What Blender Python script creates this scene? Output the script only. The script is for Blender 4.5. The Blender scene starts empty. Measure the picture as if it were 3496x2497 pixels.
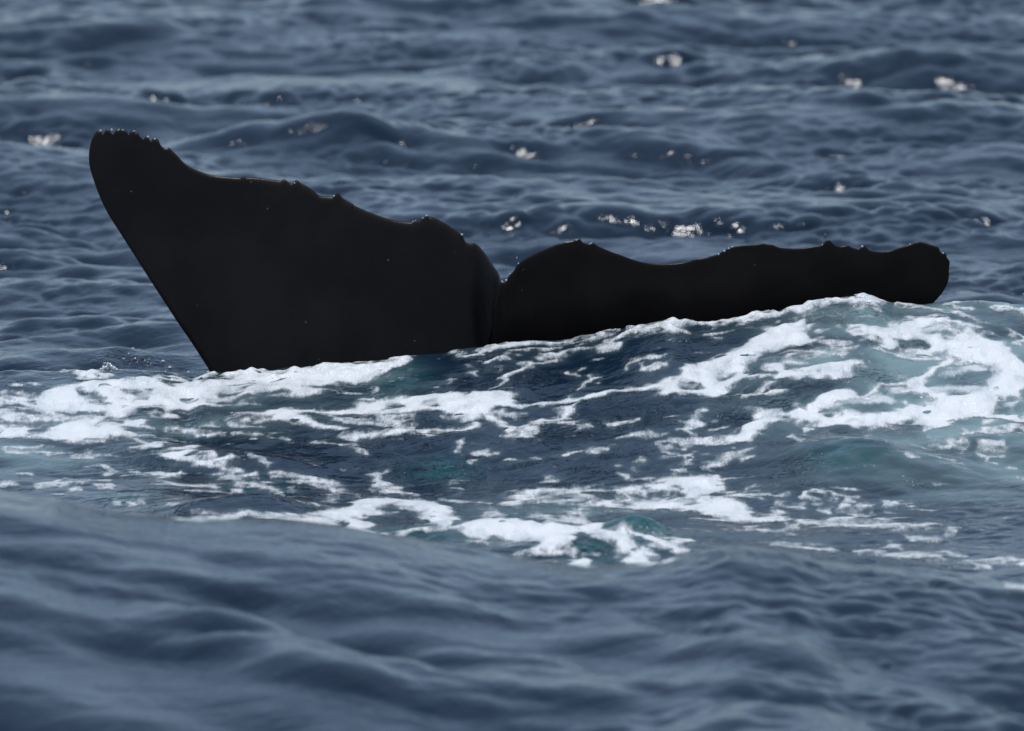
import bpy, bmesh, math, random
import numpy as np

# ---------------------------------------------------------------- camera, sky, sun, exposure
scene = bpy.context.scene
COL = scene.collection
PITCH, DIST, SPAN = math.radians(7.0), 45.0, 4.70       # metres: 4.70 m of sea fill the frame at the fluke
cam_d = bpy.data.cameras.new("camera")
cam = bpy.data.objects.new("camera", cam_d); COL.objects.link(cam)
cam.location = (0, -DIST * math.cos(PITCH), DIST * math.sin(PITCH))
cam.rotation_euler = (math.pi / 2 - PITCH, 0, 0)
cam_d.sensor_width = 36.0
cam_d.lens = 36.0 * DIST / SPAN
cam_d.clip_start, cam_d.clip_end = 1.0, 20000.0
cam_d.dof.use_dof = True
cam_d.dof.focus_distance = DIST - 0.8
cam_d.dof.aperture_fstop = (cam_d.lens / 1000.0) / 0.11
cam_d.dof.aperture_blades = 0
scene.camera = cam

SUN_EL, SUN_AZ = math.radians(77), math.radians(-24)    # azimuth from +Y (beyond the fluke), negative = to the left
world = bpy.data.worlds.new("World"); scene.world = world; world.use_nodes = True
wn, wl = world.node_tree.nodes, world.node_tree.links
wn.clear()
sky = wn.new("ShaderNodeTexSky"); sky.sky_type = 'NISHITA'; sky.sun_disc = False
sky.sun_elevation = SUN_EL; sky.sun_rotation = SUN_AZ
sky.altitude = 0; sky.air_density = 0.8; sky.dust_density = 0.25; sky.ozone_density = 2.0
bg = wn.new("ShaderNodeBackground"); bg.inputs["Strength"].default_value = 0.108
out = wn.new("ShaderNodeOutputWorld")
sky_tint = wn.new("ShaderNodeMix"); sky_tint.data_type = 'RGBA'; sky_tint.inputs[0].default_value = 0.36     # even grey-blue added to the sky to set the water's reflected tone
sky_tint.inputs[7].default_value = (5.1, 6.25, 7.35, 1)
wl.new(sky.outputs[0], sky_tint.inputs[6]); wl.new(sky_tint.outputs[2], bg.inputs[0]); wl.new(bg.outputs[0], out.inputs[0])

sun_d = bpy.data.lights.new("sun", 'SUN'); sun_d.energy = 2.7; sun_d.angle = math.radians(0.53); sun_d.color = (1.0, 0.995, 0.985)
sun = bpy.data.objects.new("sun", sun_d); COL.objects.link(sun)
sd = np.array([math.sin(SUN_AZ) * math.cos(SUN_EL), math.cos(SUN_AZ) * math.cos(SUN_EL), math.sin(SUN_EL)])
from mathutils import Vector
sun.rotation_euler = Vector(sd).to_track_quat('Z', 'Y').to_euler()
sun.location = tuple(sd * 60)

scene.view_settings.view_transform = 'Standard'; scene.view_settings.look = 'None'
scene.view_settings.exposure = 0.0; scene.view_settings.gamma = 1.0
scene.view_settings.use_curve_mapping = False
scene.cycles.use_denoising = True
scene.cycles.denoising_input_passes = 'RGB'
scene.cycles.sample_clamp_indirect = 1.5
scene.cycles.sample_clamp_direct = 7.0
scene.cycles.use_adaptive_sampling = False
scene.cycles.max_bounces = 6

# ---------------------------------------------------------------- measured shapes (metres)
RIDGE_Y = -0.3
SWELL_Y = -8.0
CREST_X = [-12,-5,-2.334,-2.088,-1.964,-1.874,-1.759,-1.677,-1.594,-1.512,-1.463,-1.381,-1.331,-1.249,-1.183,-1.101,-1.027,-0.937,-0.854,-0.772,-0.649,-0.567,-0.622,-0.493,-0.387,-0.299,-0.258,-0.176,-0.094,-0.047,0.024,0.082,0.2,0.27,0.317,0.423,0.47,0.552,0.675,0.724,0.773,0.83,0.896,0.961,1.043,1.125,1.199,1.248,1.322,1.371,1.42,1.493,1.551,1.6,1.641,1.682,1.715,1.78,1.862,1.911,1.944,2.026,2.108,2.19,2.255,2.332,4.0,12]
CREST_Z = [-0.17,-0.12,-0.001,0.011,0.016,0.023,0.02,0.015,0.011,-0.009,-0.027,0.006,0.009,0.003,0.015,0.015,0.03,0.032,0.04,0.046,0.053,0.065,0.066,0.081,0.09,0.096,0.111,0.12,0.125,0.134,0.141,0.146,0.149,0.155,0.17,0.186,0.193,0.211,0.236,0.243,0.234,0.224,0.226,0.238,0.254,0.265,0.273,0.29,0.302,0.323,0.333,0.342,0.353,0.358,0.351,0.331,0.323,0.314,0.309,0.314,0.318,0.313,0.314,0.314,0.31,0.298,0.1,-0.17]
SWELL_X = [-14,-5,-1.932,-1.711,-1.423,-1.083,-0.743,-0.403,-0.063,0.277,0.532,0.685,0.804,1.043,1.179,1.298,1.638,1.935,4,14]
SWELL_Z = [0.1,0.45,0.497,0.468,0.403,0.372,0.352,0.303,0.24,0.206,0.211,0.249,0.276,0.249,0.204,0.194,0.163,0.114,0.05,0]
BACK_WAVES = [[-1.03,11.46,0.75,0.5,0.25,0.15],[-0.23,13.61,1.0,0.5,-0.1,0.13],[0.12,17.48,0.9,0.6,0,0.14],[2.05,13.47,1.0,0.5,-0.2,0.11],[2.14,9.7,0.9,0.6,0.2,0.12],[-2.67,13.89,0.9,0.6,0.1,0.08],[-2.72,9.95,0.7,0.6,-0.3,0.06],[1.72,7.6,0.9,0.5,0,0.07],[-2.22,4.42,0.8,0.5,-0.2,0.08],[0.42,11.46,0.8,0.4,-0.3,0.09],[1.32,11.07,0.7,0.4,-0.2,0.08],[2.82,16.24,0.9,0.5,0.1,0.1]]
MID_WAVES = [[1.49,-2.37,0.42,0.24,-0.5,0.075],[-1.15,-3.17,0.3,0.22,0.5,0.075],[-1.22,-1.99,0.3,0.2,-0.3,0.06],[0.52,-3.86,0.14,0.12,0,0.07],[-0.16,-3.92,0.5,0.18,-0.15,0.06],[0.36,-4.33,0.35,0.16,0,0.06],[1.21,-2.8,0.28,0.2,0.2,0.05],[-0.27,-2.22,0.5,0.3,0,-0.04],[2.2,0.06,0.3,0.25,0,0.07],[1.29,-1.2,0.35,0.3,0.2,0.03],[0.92,-8.08,0.34,0.15,-0.1,0.05],[1.39,-8.28,0.4,0.15,-0.12,0.045],[0.61,-9.34,0.22,0.14,-0.1,0.035],[1.08,-9.67,0.25,0.15,-0.2,0.035],[-1.62,-10.29,0.8,0.45,-0.3,0.07],[1.21,-10.45,0.3,0.16,0.2,0.04]]
TRAIL_LEFT = [[-1.9373,0.9599],[-1.9363,0.9874],[-1.9322,1.019],[-1.9267,1.0387],[-1.9203,1.0544],[-1.9124,1.0694],[-1.9061,1.0757],[-1.8982,1.0836],[-1.8888,1.0844],[-1.881,1.0789],[-1.8732,1.0678],[-1.87,1.071],[-1.8668,1.0781],[-1.8574,1.0899],[-1.8448,1.0915],[-1.8378,1.082],[-1.8339,1.0702],[-1.823,1.0678],[-1.8198,1.0789],[-1.8158,1.0867],[-1.8079,1.0915],[-1.8009,1.0867],[-1.7962,1.0899],[-1.7883,1.0938],[-1.7789,1.0899],[-1.7695,1.0852],[-1.7609,1.082],[-1.7586,1.071],[-1.7532,1.0678],[-1.7492,1.0804],[-1.7374,1.086],[-1.7288,1.0789],[-1.721,1.0773],[-1.7139,1.0773],[-1.7069,1.0694],[-1.7038,1.0568],[-1.6905,1.0497],[-1.6826,1.0513],[-1.6787,1.0584],[-1.6716,1.06],[-1.663,1.0521],[-1.6568,1.0395],[-1.6513,1.0395],[-1.6474,1.0458],[-1.6356,1.0489],[-1.6238,1.0466],[-1.6176,1.041],[-1.6137,1.0308],[-1.6067,1.015],[-1.5942,1.0024],[-1.5809,1.0048],[-1.5691,1.0048],[-1.5597,0.9969],[-1.5496,0.9851],[-1.5378,0.9756],[-1.5222,0.9575],[-1.5066,0.9401],[-1.4831,0.9204],[-1.4518,0.9047],[-1.4126,0.8889],[-1.3734,0.8786],[-1.3264,0.8731],[-1.2793,0.8692],[-1.2416,0.8676],[-1.2353,0.8731],[-1.229,0.8755],[-1.2204,0.8692],[-1.1773,0.8676],[-1.1302,0.8628],[-1.0831,0.8565],[-1.0557,0.8518],[-1.0502,0.8581],[-1.0431,0.8605],[-1.0345,0.8557],[-1.0243,0.8463],[-1.0031,0.84],[-0.9984,0.8502],[-0.9905,0.8557],[-0.9827,0.8557],[-0.9748,0.8486],[-0.9655,0.8392],[-0.938,0.8281],[-0.9184,0.8139],[-0.9012,0.8021],[-0.891,0.7887],[-0.8714,0.7824],[-0.8322,0.7792],[-0.8149,0.7808],[-0.8078,0.7887],[-0.8039,0.7982],[-0.7976,0.8021],[-0.7921,0.7982],[-0.7882,0.7903],[-0.7819,0.7776],[-0.7537,0.7587],[-0.7145,0.739],[-0.7551,0.7578],[-0.7138,0.7341],[-0.6667,0.7133],[-0.6136,0.6925],[-0.5664,0.6765],[-0.5251,0.6676],[-0.4838,0.6635],[-0.4573,0.6629],[-0.4366,0.6688],[-0.413,0.6777],[-0.3982,0.6896],[-0.3894,0.6925],[-0.3805,0.6878],[-0.3628,0.6866],[-0.3363,0.6729],[-0.3009,0.654],[-0.2655,0.6302],[-0.2419,0.6136],[-0.2272,0.6047],[-0.2195,0.5875],[-0.2136,0.572],[-0.2036,0.5637],[-0.1859,0.5643],[-0.174,0.5667],[-0.1622,0.5602],[-0.1475,0.5471],[-0.1239,0.5204],[-0.1062,0.4966],[-0.0885,0.4669],[-0.0708,0.4402],[-0.0578,0.4211],[-0.0542,0.3986],[-0.0519,0.3837],[-0.0554,0.357],[-0.0649,0.3213],[-0.0755,0.2797],[-0.0838,0.238],[-0.0897,0.1845],[-0.0933,0.1369],[-0.0945,0.1011]]
TRAIL_RIGHT = [[-0.0945,0.1011],[-0.0909,0.1309],[-0.0927,0.1666],[-0.0927,0.2142],[-0.0897,0.2678],[-0.0838,0.3124],[-0.072,0.3498],[-0.059,0.376],[-0.0472,0.3861],[-0.0294,0.3873],[-0.0224,0.395],[-0.0164,0.4134],[-0.0046,0.4241],[0.0084,0.4366],[0.0208,0.461],[0.0355,0.4758],[0.065,0.4954],[0.1064,0.5174],[0.1536,0.5382],[0.1949,0.556],[0.2362,0.5697],[0.2716,0.575],[0.2893,0.5786],[0.2999,0.5845],[0.3106,0.5863],[0.3177,0.578],[0.3236,0.5679],[0.3377,0.5643],[0.3554,0.5619],[0.3625,0.5667],[0.3708,0.5685],[0.3791,0.5625],[0.3956,0.5501],[0.431,0.5352],[0.4726,0.5183],[0.4973,0.5109],[0.5303,0.4976],[0.5798,0.481],[0.6292,0.4711],[0.6787,0.4677],[0.7281,0.4694],[0.7776,0.4744],[0.8105,0.4827],[0.8435,0.4934],[0.8847,0.4976],[0.9259,0.5092],[0.9464,0.5158],[0.967,0.5283],[0.9917,0.5407],[1.0123,0.549],[1.0411,0.5556],[1.0823,0.5573],[1.1235,0.5606],[1.1482,0.5639],[1.1729,0.5589],[1.1935,0.5589],[1.2142,0.5473],[1.2389,0.5424],[1.2801,0.5407],[1.3296,0.5424],[1.3625,0.5473],[1.3955,0.5531],[1.4202,0.5565],[1.43,0.5672],[1.4431,0.5797],[1.4547,0.5805],[1.4663,0.5689],[1.482,0.5556],[1.5026,0.549],[1.5232,0.5531],[1.5397,0.5556],[1.552,0.549],[1.5727,0.5407],[1.5933,0.539],[1.6015,0.5515],[1.6113,0.5589],[1.6213,0.5515],[1.6362,0.5341],[1.6675,0.5266],[1.7087,0.5258],[1.7417,0.5324],[1.7746,0.5449],[1.8075,0.5548],[1.8322,0.5614],[1.8568,0.5722],[1.8816,0.5697],[1.9146,0.5589],[1.9435,0.5507],[1.9575,0.5457],[1.9625,0.5283],[1.97,0.5191],[1.9848,0.52],[1.9939,0.5125],[1.9924,0.4992],[1.999,0.4934],[2.0073,0.4827],[2.0057,0.4619],[2.0026,0.437],[2.0035,0.4163]]
LEAD_LEFT = [[-1.9373,0.9599],[-1.9344,0.9165],[-1.9228,0.877],[-1.9035,0.8179],[-1.8802,0.7587],[-1.8491,0.6955],[-1.8063,0.6284],[-1.7517,0.5415],[-1.6971,0.4546],[-1.6425,0.3676],[-1.584,0.2766],[-1.5254,0.1856],[-1.4629,0.0945],[-1.416,0.0192],[-1.3847,-0.0284]]
LEAD_RIGHT = [[2.0035,0.4163],[2.002,0.3997],[1.9971,0.3815],[1.9857,0.3566],[1.9694,0.3292],[1.9489,0.3068],[1.9308,0.2868],[1.9037,0.2636]]
FOAM_PATCHES = [
[0.25,[[-2.313,-0.722],[-2.261,-0.781],[-2.23,-0.758],[-2.147,-0.784],[-2.047,-0.666],[-1.991,-0.633],[-1.936,-0.568],[-1.863,-0.555],[-1.8,-0.501],[-1.75,-0.519],[-1.703,-0.487],[-1.655,-0.434],[-1.621,-0.464],[-1.602,-0.545],[-1.536,-0.565],[-1.506,-0.483],[-1.461,-0.371],[-1.399,-0.499],[-1.327,-0.464],[-1.249,-0.3],[-1.183,-0.306],[-1.101,-0.304],[-1.019,-0.311],[-0.936,-0.308],[-0.854,-0.316],[-0.813,-0.294],[-0.731,-0.313],[-0.649,-0.301],[-0.566,-0.338],[-0.501,-0.316],[-0.464,-0.325],[-0.475,-0.397],[-0.523,-0.501],[-0.579,-0.605],[-0.636,-0.628],[-0.726,-0.64],[-0.782,-0.662],[-0.806,-0.704],[-0.862,-0.757],[-0.927,-0.79],[-1.007,-0.843],[-1.104,-0.837],[-1.185,-0.86],[-1.25,-0.863],[-1.289,-0.915],[-1.345,-0.957],[-1.394,-0.949],[-1.444,-0.881],[-1.482,-0.964],[-1.521,-1.026],[-1.567,-1.078],[-1.601,-1.048],[-1.648,-1.091],[-1.695,-1.134],[-1.734,-1.156],[-1.807,-1.148],[-1.839,-1.149],[-1.887,-1.162],[-1.944,-1.154],[-2.024,-1.158],[-2.091,-1.11],[-2.135,-1.03],[-2.189,-0.92],[-2.258,-0.842],[-2.306,-0.865]]],
[0.26,[[-2.287,-1.234],[-2.223,-1.23],[-2.165,-1.258],[-2.124,-1.276],[-2.06,-1.263],[-2.022,-1.22],[-1.967,-1.176],[-1.887,-1.172],[-1.79,-1.158],[-1.71,-1.155],[-1.646,-1.142],[-1.62,-1.192],[-1.641,-1.286],[-1.583,-1.315],[-1.639,-1.337],[-1.688,-1.298],[-1.719,-1.33],[-1.684,-1.421],[-1.632,-1.511],[-1.63,-1.562],[-1.681,-1.503],[-1.722,-1.474],[-1.792,-1.518],[-1.871,-1.552],[-1.934,-1.565],[-1.99,-1.568],[-2.048,-1.529],[-2.113,-1.492],[-2.178,-1.485],[-2.225,-1.497],[-2.275,-1.469]]],
[0.28,[[-1.267,-1.13],[-1.163,-1.106],[-1.083,-1.052],[-0.986,-1.038],[-0.881,-1.025],[-0.801,-1.002],[-0.72,-0.99],[-0.631,-0.957],[-0.583,-0.934],[-0.534,-0.933],[-0.458,-1.003],[-0.456,-1.137],[-0.516,-1.138],[-0.58,-1.15],[-0.677,-1.133],[-0.774,-1.125],[-0.855,-1.117],[-0.92,-1.119],[-0.96,-1.14],[-0.918,-1.211],[-0.836,-1.301],[-0.778,-1.372],[-0.753,-1.412],[-0.785,-1.423],[-0.85,-1.384],[-0.915,-1.335],[-0.965,-1.284],[-1.015,-1.214],[-1.081,-1.155],[-1.161,-1.147]]],
[0.28,[[-0.453,-1.436],[-0.489,-1.426],[-0.512,-1.457],[-0.52,-1.509],[-0.592,-1.501],[-0.672,-1.472],[-0.752,-1.474],[-0.712,-1.514],[-0.591,-1.562],[-0.452,-1.58]]],
[0.3,[[-1.55,-1.814],[-1.497,-1.732],[-1.435,-1.659],[-1.385,-1.747],[-1.419,-1.909],[-1.376,-2.008],[-1.336,-2.048],[-1.256,-2.076],[-1.207,-2.116],[-1.254,-2.128],[-1.31,-2.11],[-1.293,-2.141],[-1.228,-2.211],[-1.172,-2.251],[-1.101,-2.27],[-1.147,-2.302],[-1.219,-2.263],[-1.292,-2.203],[-1.357,-2.122],[-1.415,-2.042],[-1.489,-1.954]]],
[0.16,[[-1.268,-7.838],[-1.367,-3.5],[-1.299,-3.498],[-1.252,-3.517],[-1.177,-3.474],[-1.102,-3.431],[-1.026,-3.419],[-0.949,-3.439],[-0.873,-3.377],[-0.813,-3.335],[-0.753,-3.244],[-0.723,-3.183],[-0.679,-3.051],[-0.605,-2.839],[-0.536,-2.757],[-0.439,-2.817],[-0.438,-2.968],[-0.511,-2.939],[-0.57,-3.1],[-0.546,-3.171],[-0.492,-3.191],[-0.553,-3.262],[-0.599,-3.293],[-0.643,-3.384],[-0.673,-3.415],[-0.618,-3.555],[-0.56,-3.874],[-0.506,-3.975],[-0.513,-4.027],[-0.573,-4.007],[-0.635,-3.947],[-0.674,-3.836],[-0.717,-3.567],[-0.779,-3.487],[-0.753,-3.648],[-0.713,-3.807],[-0.751,-3.808],[-0.868,-3.65],[-0.977,-3.541],[-1.084,-3.513],[-1.145,-3.535],[-1.053,-7.804],[-1.042,-7.954],[-1.09,-7.975],[-1.144,-7.966],[-1.218,-7.988]]],
[0.23,[[-0.732,-0.292],[-0.689,-0.301],[-0.647,-0.29],[-0.605,-0.319],[-0.555,-0.317],[-0.499,-0.326],[-0.474,-0.377],[-0.491,-0.428],[-0.526,-0.45],[-0.546,-0.512],[-0.602,-0.554],[-0.657,-0.577],[-0.698,-0.65],[-0.726,-0.661]]],
[0.28,[[-0.701,-0.907],[-0.667,-0.865],[-0.619,-0.822],[-0.607,-0.914],[-0.638,-0.926]]],
[0.31,[[-0.72,-1.041],[-0.679,-0.999],[-0.637,-0.998],[-0.617,-0.935],[-0.548,-0.933],[-0.457,-1.013],[-0.408,-1.033],[-0.346,-1.001],[-0.29,-1.01],[-0.221,-1.08],[-0.179,-1.09],[-0.169,-1.038],[-0.124,-1.048],[-0.075,-1.037],[-0.054,-1.057],[-0.047,-1.129],[0.001,-1.17],[0.029,-1.242],[0.077,-1.283],[0.146,-1.262],[0.215,-1.231],[0.284,-1.199],[0.36,-1.178],[0.457,-1.157],[0.554,-1.146],[0.637,-1.125],[0.721,-1.114],[0.77,-1.043],[0.806,-0.983],[0.857,-1.015],[0.851,-1.314],[0.765,-1.333],[0.697,-1.322],[0.622,-1.259],[0.636,-1.239],[0.56,-1.208],[0.484,-1.229],[0.387,-1.24],[0.311,-1.281],[0.235,-1.292],[0.146,-1.314],[0.077,-1.324],[0.008,-1.325],[-0.061,-1.325],[-0.109,-1.337],[-0.123,-1.368],[-0.178,-1.358],[-0.233,-1.349],[-0.302,-1.32],[-0.406,-1.28],[-0.509,-1.262],[-0.649,-1.184],[-0.718,-1.144]]],
[0.31,[[0.283,-1.344],[0.249,-1.385],[0.187,-1.406],[0.228,-1.458],[0.179,-1.489],[0.097,-1.52],[0.063,-1.562],[0.111,-1.582],[0.179,-1.541],[0.234,-1.52],[0.289,-1.478],[0.262,-1.427],[0.29,-1.364]]],
[0.18,[[-0.059,-2.834],[-0.026,-2.702],[0.008,-2.651],[0.108,-2.661],[0.208,-2.661],[0.269,-2.62],[0.375,-2.641],[0.442,-2.662],[0.496,-2.611],[0.563,-2.591],[0.644,-2.531],[0.746,-2.47],[0.83,-2.421],[0.816,-3.145],[0.767,-3.185],[0.701,-3.163],[0.635,-3.162],[0.569,-3.141],[0.503,-3.12],[0.445,-3.059],[0.399,-3.028],[0.332,-3.007],[0.273,-2.966],[0.207,-2.905],[0.141,-2.844],[0.094,-2.803],[0.041,-2.793],[0.028,-2.885],[-0.026,-2.874]]],
[0.15,[[-0.69,-2.89],[-0.625,-2.778],[-0.526,-2.767],[-0.458,-2.817],[-0.399,-2.786],[-0.344,-2.917],[-0.304,-3.058],[-0.263,-3.259],[-0.196,-3.35],[-0.209,-3.451],[-0.226,-3.938],[-0.258,-4.011],[-0.29,-3.98],[-0.323,-3.908],[-0.367,-3.371],[-0.395,-3.23],[-0.428,-3.139],[-0.469,-3.019],[-0.516,-2.969],[-0.562,-3.05],[-0.567,-3.171],[-0.526,-3.232],[-0.585,-3.283],[-0.61,-3.364],[-0.682,-3.375]]],
[0.13,[[-0.682,-3.405],[-0.641,-3.495],[-0.578,-3.824],[-0.511,-3.944],[-0.507,-4.016],[-0.509,-7.84],[-0.568,-7.829],[-0.675,-3.826]]],
[0.23,[[-0.258,-3.99],[-0.219,-3.958],[-0.167,-3.957],[-0.124,-3.471],[-0.058,-3.42],[0.008,-3.45],[0.073,-3.491],[0.111,-3.929],[0.158,-3.521],[0.204,-3.521],[0.269,-3.623],[0.341,-3.613],[0.39,-3.922],[0.428,-3.973],[0.474,-3.941],[0.506,-3.952],[0.538,-3.995],[0.589,-4.049],[0.65,-4.289],[0.667,-4.04],[0.622,-4.009],[0.597,-3.997],[0.662,-3.948],[0.707,-3.97],[0.752,-4.012],[0.724,-4.122],[0.694,-4.342],[0.738,-4.435],[0.711,-4.475],[0.667,-4.454],[0.681,-4.382],[0.629,-4.39],[0.572,-4.358],[0.528,-4.326],[0.493,-3.995],[0.476,-4.324],[0.488,-4.407],[0.52,-4.45],[0.506,-4.502],[0.552,-4.429],[0.584,-4.451],[0.614,-4.535],[0.626,-7.964],[0.591,-7.964],[0.552,-7.835],[0.516,-7.885],[0.492,-7.985],[0.439,-7.995],[0.419,-7.974],[0.466,-4.675],[0.486,-4.543],[0.435,-4.552],[0.404,-4.51],[0.423,-4.458],[0.392,-4.426],[0.36,-4.373],[0.335,-4.352],[0.337,-4.024],[0.298,-4.033],[0.258,-4.352],[0.244,-4.415],[0.25,-4.489],[0.295,-4.551],[0.313,-4.673],[0.317,-7.933],[0.351,-8.024],[0.305,-7.994],[0.259,-7.843],[0.243,-4.653],[0.199,-4.622],[0.244,-4.571],[0.263,-4.53],[0.231,-4.488],[0.167,-4.478],[0.103,-4.447],[0.052,-4.396],[0.104,-4.385],[0.072,-4.254],[0.007,-4.215],[-0.089,-4.206],[-0.154,-4.176],[-0.186,-4.125],[-0.193,-4.083],[-0.167,-4.03],[-0.219,-4.021]]],
[0.13,[[0.225,-3.229],[0.259,-3.138],[0.305,-3.128],[0.344,-3.209],[0.304,-3.259],[0.271,-3.3]]],
[0.25,[[0.603,-0.351],[0.648,-0.341],[0.702,-0.32],[0.732,-0.31],[0.77,-0.311],[0.808,-0.323],[0.854,-0.314],[0.907,-0.304],[0.984,-0.29],[1.06,-0.294],[1.136,-0.295],[1.196,-0.306],[1.25,-0.295],[1.318,-0.306],[1.363,-0.305],[1.409,-0.305],[1.47,-0.307],[1.516,-0.297],[1.569,-0.298],[1.622,-0.31],[1.667,-0.324],[1.69,-0.326],[1.672,-0.397],[1.616,-0.465],[1.549,-0.442],[1.497,-0.41],[1.437,-0.378],[1.391,-0.398],[1.359,-0.439],[1.322,-0.419],[1.271,-0.367],[1.224,-0.388],[1.164,-0.377],[1.088,-0.377],[1.027,-0.376],[0.952,-0.356],[0.891,-0.356],[0.83,-0.355],[0.783,-0.445],[0.729,-0.495],[0.7,-0.443],[0.686,-0.371],[0.669,-0.464],[0.624,-0.474],[0.601,-0.454]]],
[0.32,[[1.067,-0.613],[1.129,-0.562],[1.191,-0.522],[1.244,-0.511],[1.305,-0.481],[1.327,-0.512],[1.329,-0.574],[1.35,-0.635],[1.33,-0.677],[1.342,-0.77],[1.355,-0.832],[1.318,-0.842],[1.258,-0.811],[1.199,-0.78],[1.153,-0.82],[1.122,-0.871],[1.112,-0.974],[1.081,-0.995],[1.042,-1.056],[1.011,-1.108],[1.078,-1.139],[1.114,-1.19],[1.083,-1.221],[1.024,-1.211],[1.001,-1.242],[0.963,-1.284],[0.932,-1.315],[0.909,-1.367],[0.864,-1.356],[0.835,-1.324],[0.783,-1.344],[0.738,-1.343],[0.679,-1.321],[0.591,-1.26],[0.636,-1.249],[0.681,-1.197],[0.727,-1.145],[0.758,-1.074],[0.805,-0.962],[0.85,-0.932],[0.895,-0.922],[0.934,-0.86],[0.973,-0.788],[1.019,-0.737],[1.051,-0.665]]],
[0.37,[[1.117,-1.067],[1.163,-0.995],[1.207,-1.037],[1.241,-1.16],[1.292,-1.202],[1.351,-1.223],[1.411,-1.203],[1.457,-1.184],[1.509,-1.175],[1.562,-1.156],[1.553,-1.218],[1.514,-1.259],[1.52,-1.311],[1.467,-1.32],[1.408,-1.308],[1.349,-1.307],[1.289,-1.317],[1.23,-1.306],[1.179,-1.264],[1.142,-1.243],[1.113,-1.211],[1.107,-1.16],[1.136,-1.18],[1.158,-1.211],[1.187,-1.233],[1.196,-1.181],[1.175,-1.139],[1.145,-1.149]]],
[0.35,[[1.507,-0.782],[1.524,-0.741],[1.519,-0.669],[1.579,-0.67],[1.653,-0.694],[1.733,-0.597],[1.848,-0.551],[1.96,-0.586],[2.057,-0.612],[2.101,-0.645],[2.07,-0.654],[1.958,-0.638],[1.993,-0.681],[2.031,-0.694],[2.098,-0.707],[2.149,-0.741],[2.2,-0.785],[2.248,-0.87],[2.26,-0.933],[2.286,-1.008],[2.294,-1.071],[2.265,-1.641],[2.208,-1.689],[2.151,-1.645],[2.123,-1.602],[2.17,-1.562],[2.179,-1.521],[2.115,-1.477],[2.101,-1.444],[2.126,-1.383],[2.124,-1.279],[2.142,-1.218],[2.123,-1.134],[2.079,-1.111],[2.06,-1.047],[2.015,-1.045],[1.979,-1.012],[1.958,-0.99],[1.913,-0.988],[1.867,-0.997],[1.792,-1.014],[1.716,-1.031],[1.639,-1.108],[1.601,-1.116],[1.626,-1.045],[1.658,-0.975],[1.629,-0.952],[1.646,-0.911],[1.601,-0.909],[1.555,-0.918],[1.52,-0.855]]],
[0.35,[[1.02,-1.721],[1.058,-1.67],[1.117,-1.66],[1.176,-1.651],[1.236,-1.62],[1.267,-1.579],[1.31,-1.611],[1.341,-1.58],[1.387,-1.507],[1.427,-1.434],[1.464,-1.425],[1.507,-1.458],[1.55,-1.501],[1.611,-1.461],[1.666,-1.37],[1.721,-1.312],[1.781,-1.284],[1.844,-1.214],[1.893,-1.112],[1.932,-1.052],[1.979,-1.012],[2.06,-1.047],[2.13,-1.155],[2.146,-1.28],[2.134,-1.383],[2.154,-1.582],[2.172,-1.667],[2.263,-1.682],[2.254,-1.858],[2.201,-1.834],[2.144,-1.79],[2.056,-1.775],[1.983,-1.771],[1.923,-1.79],[1.95,-1.853],[1.926,-1.894],[1.873,-1.933],[1.827,-1.972],[1.815,-1.92],[1.788,-1.856],[1.729,-1.854],[1.686,-1.841],[1.611,-1.889],[1.536,-1.907],[1.477,-1.915],[1.427,-1.883],[1.376,-1.882],[1.348,-1.819],[1.305,-1.778],[1.275,-1.797],[1.233,-1.735],[1.189,-1.724],[1.159,-1.754],[1.128,-1.816],[1.09,-1.857],[1.066,-1.959],[1.021,-1.969],[0.978,-1.927],[0.935,-1.896],[0.905,-1.906],[0.95,-1.876],[0.995,-1.855],[0.996,-1.783]]],
[0.24,[[0.574,-2.499],[0.618,-2.52],[0.683,-2.49],[0.756,-2.481],[0.83,-2.41],[0.881,-2.39],[0.894,-2.442],[0.952,-2.474],[0.987,-2.495],[0.935,-2.556],[0.891,-2.586],[0.919,-2.637],[0.889,-2.718],[0.858,-2.799],[0.808,-2.819],[0.871,-2.871],[0.929,-2.871],[0.972,-2.84],[1.031,-2.789],[1.001,-2.851],[1.029,-2.882],[1.115,-2.892],[1.179,-2.904],[1.128,-2.924],[1.071,-2.934],[1.041,-2.965],[0.97,-2.943],[0.856,-2.932],[0.898,-2.984],[0.953,-3.067],[0.994,-3.159],[0.852,-3.136],[0.809,-3.094],[0.765,-3.175],[0.566,-3.131]]],
[0.16,[[0.449,-3.028],[0.535,-2.928],[0.648,-2.888],[0.667,-2.848],[0.91,-2.912],[0.963,-3.067],[1.024,-3.281],[1.126,-3.273],[1.197,-3.416],[1.13,-3.475],[0.991,-3.472],[0.9,-3.42],[0.792,-3.215],[0.719,-3.153],[0.625,-3.182],[0.513,-3.15]]],
[0.35,[[2.292,-1.05],[2.371,-1.117],[2.438,-1.256],[2.487,-1.436],[2.462,-1.632],[2.364,-1.802],[2.254,-1.858],[2.263,-1.682],[2.345,-1.604],[2.383,-1.451],[2.345,-1.313],[2.285,-1.246]]],
[0.33,[[2.326,-0.369],[2.422,-0.417],[2.507,-0.526],[2.558,-0.705],[2.526,-0.744],[2.458,-0.595],[2.388,-0.487],[2.327,-0.41]]],
[0.33,[[2.249,-1.951],[2.341,-1.957],[2.416,-1.94],[2.399,-1.981],[2.302,-2.006]]],
[0.26,[[-2.307,-0.763],[-2.409,-0.759],[-2.517,-0.858],[-2.575,-0.984],[-2.521,-1.084],[-2.41,-1.036],[-2.35,-0.94],[-2.299,-0.916]]],
[0.25,[[-2.283,-1.234],[-2.366,-1.259],[-2.459,-1.316],[-2.52,-1.391],[-2.435,-1.479],[-2.339,-1.463],[-2.271,-1.469]]]]
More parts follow.
